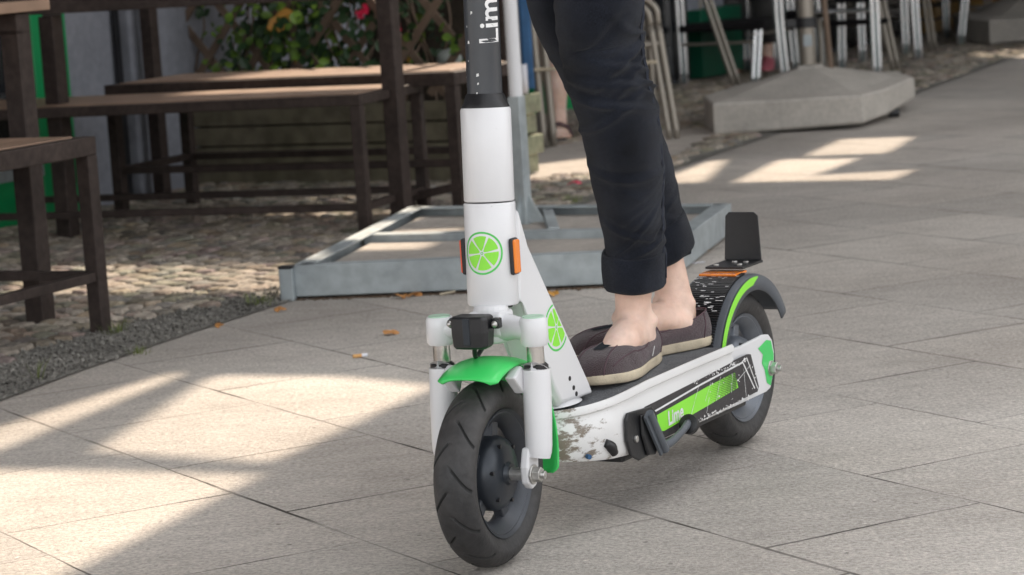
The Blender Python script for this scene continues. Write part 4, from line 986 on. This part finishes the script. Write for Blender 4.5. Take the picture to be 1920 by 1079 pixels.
bm=B(); box(bm,(.006,-.004,.2822),(.046,.064,.004)); part('orange_strip',bm,M['orange'],fe,bev=.001)
# flap bracket
bm=B(); box(bm,(-.040,-.004,.2895),(.082,.066,.004)); fl=part('flap_bracket',bm,M['black'],bev=.001)
bm=B()
P=[(-.034,.0),(-.030,.072),(-.024,.078),(.020,.078),(.027,.072),(.031,.0)]
rt=Matrix.Rotation(R(-4),3,'Y')
a_=[bm.verts.new(Vector((-.078-z*.04,y-.004,.2915+z))) for y,z in P]; b_=[bm.verts.new(Vector((-.081-z*.04,y-.004,.2915+z))) for y,z in P]
bm.faces.new(a_); bm.faces.new(b_[::-1])
for i in range(6): bm.faces.new((a_[i],a_[(i+1)%6],b_[(i+1)%6],b_[i]))
part('flap',bm,M['black'],fl,bev=.0008)
for x,y in ((-.010,-.022),(-.046,-.006),(-.046,.014),(-.016,.016)):
    bm=B(); cyl(bm,(x,y,.2915),(x,y,.2945),.0045,12); part('bolt',bm,M['steel'],fl,bev=.0008)
# ------------------------------------------------------------------ rider
rd=thing('person','person in rolled up black jeans and dark canvas slip-ons standing on the scooter','person',tuple(SO),SR)
def rp(n,bm,m,parent=None,**k): return obj(n,bm,m,parent or rd,**k)
DZ=.1885
L1=[(.235,.045,1.02,.092),(.40,.03,.86,.080),(.44,.024,.742,.0655),(.43,.017,.682,.0610),(.42,.022,.617,.0585),(.405,.027,.565,.0580),(.375,.020,.487,.0545),(.355,.012,.432,.0490),(.340,.007,.385,.0450),(.334,.003,.345,.0430),(.332,.001,.318,.0425)]
L2=[(.165,-.075,1.02,.090),(.31,-.088,.86,.072),(.33,-.087,.745,.0600),(.29,-.066,.643,.0560),(.258,-.058,.582,.0540),(.206,-.045,.484,.0505),(.187,-.042,.438,.0480),(.174,-.036,.385,.0450),(.168,-.031,.350,.0430),(.166,-.029,.330,.0425)]
bm=B()
# left leg + foot, right leg + foot, pelvis, torso, arms, head : one body, fused by the remesh
tube(bm,[(.235,.045,1.0),(.40,.03,.86),(.43,.022,.72),(.41,.024,.58),(.365,.015,.45),(.336,.002,.345),(.332,-.003,.305),(.331,-.005,.280),(.327,-.006,.245),(.315,-.006,.215)],[.070,.058,.044,.038,.036,.0315,.0290,.0280,.0315,.028],20,sub=4,flat=(1.06,.96),ref=(1,0,0))
tube(bm,[(.300,-.007,.222),(.345,-.002,.240),(.385,.002,.236),(.43,.006,.219),(.475,.010,.208)],[.025,.030,.030,.026,.017],18,sub=4,flat=(.95,.92),ref=(0,0,1))
ball(bm,(.322,.0195,.257),.0115); ball(bm,(.332,-.031,.262),.0115)
tube(bm,[(.165,-.075,1.0),(.31,-.088,.86),(.32,-.086,.72),(.27,-.062,.6),(.205,-.046,.48),(.172,-.035,.375),(.163,-.027,.315),(.160,-.021,.280),(.160,-.016,.245),(.165,-.012,.215)],[.068,.052,.042,.037,.034,.0315,.0295,.0285,.0315,.028],20,sub=4,flat=(1.06,.96),ref=(1,0,0))
tube(bm,[(.163,-.004,.222),(.205,-.026,.240),(.24,-.046,.234),(.275,-.066,.218),(.31,-.088,.206)],[.028,.032,.031,.027,.017],18,sub=4,flat=(.82,1.02),ref=(0,0,1))
ball(bm,(.159,.0050,.257),.0125); ball(bm,(.17,-.041,.262),.011)
tube(bm,[(.20,-.015,.96),(.20,-.015,1.05),(.20,-.015,1.2),(.24,-.012,1.38),(.26,-.01,1.47),(.27,-.01,1.52),(.29,-.01,1.56)],[.13,.15,.13,.155,.11,.055,.052],20,sub=4,flat=(.68,1.12),ref=(1,0,0))
ball(bm,(.315,-.01,1.665),.105,(.95,.78,1.15)); ball(bm,(.41,-.01,1.65),.018,(1,.7,1.3))
for s in (-1,1):
    tube(bm,[(.25,s*.17,1.43),(.32,s*.235,1.22),(.52,s*.235,1.13),(.68,s*.215,1.145)],[.047,.038,.028,.026],14,sub=4); 
    tube(bm,[(.67,s*.213,1.145),(.72,s*.21,1.155)],[.026,.034],14,flat=(.5,1.2),ref=(0,0,1))
    for k in range(4): tube(bm,[(.72,s*(.185+k*.018),1.158),(.745,s*(.185+k*.018),1.150),(.745,s*(.185+k*.018),1.122),(.722,s*(.185+k*.018),1.115)],[.0095,.009,.008,.0075],8,sub=2)
    tube(bm,[(.685,s*.18,1.15),(.70,s*.165,1.13),(.72,s*.165,1.118)],[.012,.010,.009],8,sub=2)
remesh_body('body',bm,M['skin'],rd,.0045,5)
bm=B(); tube(bm,[(.30,-.01,1.72),(.27,-.01,1.66),(.25,-.01,1.55),(.22,-.01,1.42)],[.105,.11,.09,.05],18,sub=4,flat=(.85,.85)); rp('hair',bm,M['lattice'],smooth=True)
bm=B(); tube(bm,[(.20,-.015,1.0),(.20,-.015,1.1),(.20,-.015,1.22),(.24,-.012,1.38),(.26,-.01,1.47)],[.152,.15,.145,.168,.12],24,sub=4,flat=(.72,1.14),ref=(1,0,0))
for s in (-1,1): tube(bm,[(.25,s*.16,1.43),(.32,s*.235,1.22),(.50,s*.237,1.135)],[.062,.052,.042],14,sub=4)
rp('shirt',bm,M['skirt'],smooth=True)
def folds(seedv,zk,amp):
    rnd=random.Random(seedv)
    F=[]
    for z0,slope,th0,wd,A in zk: F.append((z0,slope,th0,wd,A))
    for k in range(46):
        z0=rnd.uniform(.32,.80); near=math.exp(-((z0-.60)/.07)**2)+math.exp(-((z0-.37)/.035)**2)
        F.append((z0,rnd.uniform(-.045,.045),rnd.uniform(0,2*PI),rnd.uniform(.6,1.3),(.0006+.0022*near)*rnd.choice((-1,1))))
    def f(t,th,p):
        d=0
        for z0,sl_,t0,wd,A in F:
            dt=(th-t0+PI)%(2*PI)-PI
            if abs(dt)>wd*2.2: continue
            zz=p.z-z0-sl_*dt
            if abs(zz)<.03: d+=1.5*A*(math.exp(-(zz/.0050)**2)-.6*math.exp(-((zz-.009)/.006)**2))*math.exp(-(dt/wd)**2)
        d+=.0016*noise.noise(Vector((p.z*9,th*1.2,seedv)))
        return 1+d*amp/.055
    return f
jeans=None
zk1=[(.600,.02,5.8,1.5,.0045),(.622,.012,5.4,1.3,.004),(.582,-.015,6.2,1.2,.0035),(.64,.02,5.0,.9,.004),(.50,.008,5.8,1.3,.003),(.66,-.03,5.0,.8,.003),(.40,.02,5.5,1.2,.0025),(.385,-.02,5.0,.9,.003),(.70,.03,4.7,.8,.0035)]
bm=B(); tube(bm,[p[:3] for p in L1],[p[3] for p in L1],96,True,sub=16,flat=(1.06,.985),ref=(1,0,0),fn=folds(3,zk1,1.0))
jeans=rp('jeans',bm,M['denim'],smooth=True); jeans['label']='left leg and seat of the black jeans'
bm=B(); tube(bm,[p[:3] for p in L2],[p[3] for p in L2],96,True,sub=16,flat=(1.06,.985),ref=(1,0,0),fn=folds(9,[(.60,.02,5.0,1.4,.003),(.57,.02,5.0,1.4,-.003)],1.0))
rp('jeans_leg',bm,M['denim'],jeans,smooth=True)
bm=B(); tube(bm,[(.20,-.015,.93),(.20,-.015,1.0),(.20,-.015,1.09)],[.14,.165,.152],32,sub=4,flat=(.72,1.1),ref=(1,0,0)); rp('jeans_seat',bm,M['denim'],jeans,smooth=True)
def cuff(pa,pb,r0,r1,seedv,tilt=0):
    """rolled hem: thick soft band around the lower leg"""
    a=Vector(pa);b=Vector(pb); ax=(b-a).normalized(); x=(Vector((1,0,0))-ax*ax.x).normalized(); y=ax.cross(x); rows=[]; H=(b-a).length
    prof=[(-.004,.006),(0,.0),(.0026,-.001),(.0046,.003),(.0052,.010),(.0056,.5*H),(.0052,H-.010),(.0046,H-.003),(.0022,H+.001),(-.001,H),(-.004,H-.005)]
    for dr,h in prof:
        row=[]
        for k in range(80):
            th=2*PI*k/80; r=r0+(r1-r0)*h/H+dr+.0016*noise.noise(Vector((math.cos(th)*2,math.sin(th)*2,h*18+seedv)))+.0007*math.sin(th*5+seedv+h*60)
            hh=h+.0022*noise.noise(Vector((math.cos(th)*1.5,math.sin(th)*1.5,seedv+7)))+tilt*math.cos(th)
            row.append(a+ax*hh+x*math.cos(th)*r*1.06+y*math.sin(th)*r*.985)
        rows.append(row)
    bm=B(); grid(bm,rows,True); return rp('cuff',bm,M['denim'],jeans,smooth=True)
cuff((.335,.004,.364),(.3305,-.001,.312),.0435,.0425,1,.003)
cuff((.176,-.036,.388),(.162,-.028,.334),.0435,.0430,2,.004)
# outer side seam of the left leg, slightly worn
def surf(Lp,th,z,off=.0008):
    for p,q in zip(Lp,Lp[1:]):
        if q[2]<=z<=p[2]:
            t=(p[2]-z)/(p[2]-q[2]); c=[p[i]+(q[i]-p[i])*t for i in range(4)]; return Vector((c[0]+math.cos(th)*(c[3]*1.06+off),c[1]+math.sin(th)*(c[3]*.985+off),z))
bm=B()
for th,zz0,zz1,ph in ((R(100),.80,.345,0),):
    for o_ in (-.0026,.0026):
        pts=[surf(L1,th+o_/.055+.015*math.sin(z*55),z,.0006+.0007*math.sin(z*160)) for z in [zz0-(zz0-zz1)*i/70 for i in range(71)]]
        tube(bm,pts,.0013,6)
rp('side_seam',bm,M['denimlight'],jeans,smooth=True)
bm=B(); tube(bm,[surf(L1,R(100),z,.0058) for z in (.361,.35,.34,.33,.322)],.0012,6); rp('cuff_seam',bm,M['denimlight'],jeans,smooth=True)
# shoes
def shoe(heel,toe,label,side,seedv):
    heel=Vector((heel[0],heel[1],0)); toe=Vector((toe[0],toe[1],0)); ax=(toe-heel); L=ax.length; ax.normalize(); ay=Vector((-ax.y,ax.x,0))
    def W(x,y,z): return heel+ax*x+ay*y+Vector((0,0,DZ+z))
    def fu(u): return max(0,1-abs(2*u-1)**3.2)**(1/2.1)
    def sm(a,b,u): t=max(0,min(1,(u-a)/(b-a))); return t*t*(3-2*t)
    NN=64; loop=[]
    for k in range(NN):
        a=2*PI*k/NN; u=.5-.5*math.cos(a); sgn=1 if a<PI else -1     # k=0 heel, k=NN/2 toe
        hw=(.0315+.0105*sm(.3,.68,u))*fu(u); bend=side*.006*math.sin(u*PI)*0 + (-side*.005*sm(.6,1,u))
        if k in (0,NN//2): hw=0
        loop.append((u*L,sgn*hw+bend,u,sgn))
    def tl(k):
        x,y,u,sgn=loop[k]; a=2*PI*k/NN; hw=.0245*max(0,1-abs(2*u-1)**2.6)**.5 if 0<k<NN and k!=NN//2 else 0
        zt=.060-.017*math.sin(min(1,u*1.55)*PI)**1 if u<.645 else .060+.012*sm(.645,1,u)
        zt=.056-.018*math.sin(min(1,u/.7)*PI*.5)**1.2+.012*sm(.6,1,u)
        return (.008+u*L*.52,sgn*hw*1.12+(-side*.002),zt)
    rows=[]; T=14
    for i in range(T+1):
        t=i/T; row=[]
        for k in range(NN):
            x,y,u,sgn=loop[k]; X,Y_,Z=tl(k)
            e=1.25+.9*sm(.5,1,u); h=1-(1-t)**(1.9); kx=t**e
            bul=.0045*math.sin(t*PI)*(1-sm(.55,.95,u)*.5); px=x+(X-x)*kx; py=y+(Y_-y)*kx+sgn*bul; pz=.013+(Z-.013)*(h*(.55+.45*t) if u>.6 else t**.9)
            # toe puff
            tp=sm(.62,.85,u)*math.sin(min(1,t*1.15)*PI*.9)*.010; pz+=tp
            nn=noise.noise(Vector((px*42,py*42,pz*42+seedv)))*.0014*math.sin(t*PI)+ .0016*math.sin(px*150+py*60*sgn)*sm(.40,.60,u)*(1-sm(.75,.9,u))*math.sin(t*PI)
            row.append(W(px,py+sgn*nn,pz+nn))
        rows.append(row)
    # fold over the collar
    row=[W(*( (lambda q:(q[0]+(.5*L*.5-q[0])*.03,q[1]*.93,q[2]-.003))(tl(k)))) for k in range(NN)]; rows.append(row)
    bm=B(); grid(bm,rows,True); o=rp('shoe',bm,M['shoe'],smooth=True); o['label']=label
    bm=B(); rr=[]
    for z,k,dx in ((0,.955,.0),(.002,.99,0),(.006,1.0,0),(.0115,1.0,0),(.0145,.985,0),(.015,.95,0)):
        rr.append([W(.5*L+(x-.5*L)*(k+.008)+0,y*k+(math.copysign(.0022,y) if y else 0),z+ .0035*sm(.75,1,u)) for x,y,u,sgn in loop])
    grid(bm,rr,True,True,True); rp('sole',bm,M['sole'],o,smooth=True)
    # collar piping, toe seam, heel patch, elastic wedge
    bm=B(); pts=[W(*tl(k)) for k in range(NN)]; tube(bm,pts+[pts[0]],.0011,6,caps=False); rp('collar_seam',bm,M['shoelight'],o,smooth=True)
    bm=B()
    def line(ks,tt,r=.0009):
        q=[]
        for k,t in zip(ks,tt):
            i=t*T; i0=int(i); f=i-i0; p=rows[i0][int(k)%NN].lerp(rows[min(T,i0+1)][int(k)%NN],f); q.append(p+Vector((0,0,.0004))+ay*(.0005 if 0<k<NN/2 else -.0005))
        tube(bm,q,r,6,sub=2)
    line([NN//2+4]*8,[.05+.11*i for i in range(8)]); line([NN//2-4]*8,[.05+.11*i for i in range(8)])
    for s in (1,-1):
        k0=NN//2-s*15; line([k0+s*j for j in range(0,10)],[.98-.085*j for j in range(10)])
        line([0+ (7 if s>0 else NN-7)]*7,[.02+.16*i for i in range(7)],.0010)
    rp('stitching',bm,M['shoelight'],o,smooth=True)
    bm=B(); q=[rows[T][NN//2-5],rows[T][NN//2-2],rows[T][NN//2],rows[T][NN//2+2],rows[T][NN//2+5],rows[T-5][NN//2+1],rows[T-5][NN//2-1]]
    bm.faces.new([bm.verts.new(p+Vector((0,0,.0016))+ax*.002) for p in q]); rp('elastic_gusset',bm,M['elastic'],o)
    if seedv==2:
        bm=B(); kk=14; a,b=rows[3][kk],rows[9][kk]; c,d=rows[9][kk-1],rows[3][kk-1]; off=ay*.0016
        bm.faces.new([bm.verts.new(p+off) for p in (a,b,b.lerp(c,.5),a.lerp(d,.5))]); rp('side_tag',bm,M['print'],o)
    return o
shoe((.262,-.012),(.512,.010),'front canvas shoe nearer the camera',1,2)
shoe((.118,.020),(.347,-.108),'rear canvas shoe farther from the camera',1,5)
# ------------------------------------------------------------------ litter
def item(n,bm,m,loc,label,cat,group=None,rz=0,**k):
    o=obj(n,bm,m,**k); o.location=loc; o.rotation_euler=(0,0,rz); return tag(o,label,cat,group)
def leafy(sz,seedv):
    random.seed(seedv); sz*=1.3; bm=B(); leafmesh(bm,Vector((0,0,.3*sz)),Vector((random.uniform(-.5,.5),random.uniform(-.6,0),1)),sz,0)
    leafmesh(bm,Vector((.35*sz,.1*sz,.25*sz)),Vector((random.uniform(-.5,.5),-.4,1)),sz*.7,0); 
    zmin=min(v.co.z for v in bm.verts)
    for v in bm.verts: v.co.z+=-zmin+.0005
    return bm
GL='fallen autumn leaves'
item('fallen_leaf',leafy(.028,1),M['leafo'],(-.235,6.235,.0),'curled rust orange leaf leaning on the front of the steel frame','leaf',GL)
item('fallen_leaf',leafy(.026,2),M['leafo'],(-.265,6.21,.0),'small torn brown leaf just left of the curled orange leaf','leaf',GL)
item('fallen_leaf',leafy(.022,3),M['leafo'],(-.545,6.13,.0),'orange leaf near the corner foot of the steel frame','leaf',GL)
item('fallen_leaf',leafy(.016,4),M['leafo'],(-.665,5.93,.0),'tiny orange leaf at the cobble edge beside the near bench','leaf',GL)
item('fallen_leaf',leafy(.028,5),M['leafo'],(-.270,5.66,.0),'crumpled orange brown leaf lying alone on the open paving','leaf',GL)
item('fallen_leaf',leafy(.028,6),M['leafy'],(.085,6.09,.0),'yellow leaf right of the scooter neck below the steel frame','leaf',GL)
item('fallen_leaf',leafy(.034,7),M['leafy'],(.475,6.70,.0),'pale yellow leaf behind the rolled cuffs near the black flap','leaf',GL)
item('flower_petal',leafy(.032,8),M['flower'],(.215,8.43,.02),'crimson petal on the cobbles left of the black jeans','petal')
bm=B(); cyl(bm,(0,0,.004),(.018,0,.004),.0038,12,mi=0); cyl(bm,(.018,0,.004),(.030,.001,.004),.0037,12,mi=1)
item('cigarette_butt',bm,[M['tan'],M['paper']],(-.333,5.375,.0),'tan and white cigarette butt lying on the shaded paving','cigarette butt',None,R(12),auto=True)
bm=B(); box(bm,(0,0,.001),(.035,.012,.001)); item('paper_scrap',bm,M['paper'],(.46,6.50,.001),'small white paper scrap behind the rear foot','paper',None,R(5))
bm=B(); cyl(bm,(0,0,.004),(.035,.02,.006),.0028,8); item('twig',bm,M['sole'],(-.17,6.215,0),'short pale twig beside the steel frame','twig')
def weed(loc,label,h,n,sp,seedv):
    random.seed(seedv); bm=B()
    for k in range(n):
        a=random.random()*6.28; d=Vector((math.cos(a),math.sin(a),0)); b=d*random.uniform(0,sp); hh=h*random.uniform(.4,1)
        s=Vector((-d.y,d.x,0))*.0016; m_=b+d*hh*.25+Vector((0,0,hh*.6)); e=b+d*hh*.6+Vector((0,0,hh))
        s=s*.7
        v=[bm.verts.new(q) for q in (b-s,b+s,m_+s*.8,m_-s*.8,e)]; bm.faces.new((v[0],v[1],v[2],v[3])); bm.faces.new((v[3],v[2],v[4]))
    item('weed',bm,M['grass'],loc,label,'weed','weeds in the cobble joints')
random.seed(4); bm=B()
for k in range(520):
    t_=random.random(); q=NL.lerp(NR,t_); x=q.x+random.uniform(-.01,.01); y=q.y-abs(random.gauss(0,.011))-.004; s_=random.uniform(.0015,.005)
    r_=bmesh.ops.create_cube(bm,size=1); rt=Matrix.Rotation(random.random()*3,3,'Z')
    for v in r_['verts']: v.co=rt@Vector((v.co.x*s_*random.uniform(1,2.6),v.co.y*s_,v.co.z*s_*.6))+Vector((x,y,.0015))
tag(obj('crumbs',bm,mat('litter_brown',(.12,.075,.045),.9,0,.5,200)),'fine brown leaf litter swept against the front of the steel stand','litter',kind='stuff')
weed((-.892,5.925,.004),'weed tuft at the foot of the near bench leg',.035,40,.035,1)
weed((-.60,6.24,.004),'yellow green weed left of the steel frame corner foot',.03,46,.045,2)
weed((-.80,5.60,.004),'low weed on the grit right of the near bench',.018,36,.03,3)
weed((-.97,5.33,.004),'single tall weed stalk growing from the grit strip',.065,9,.012,4)
weed((.20,8.08,.004),'green weed on the cobbles behind the jeans',.025,60,.05,5)
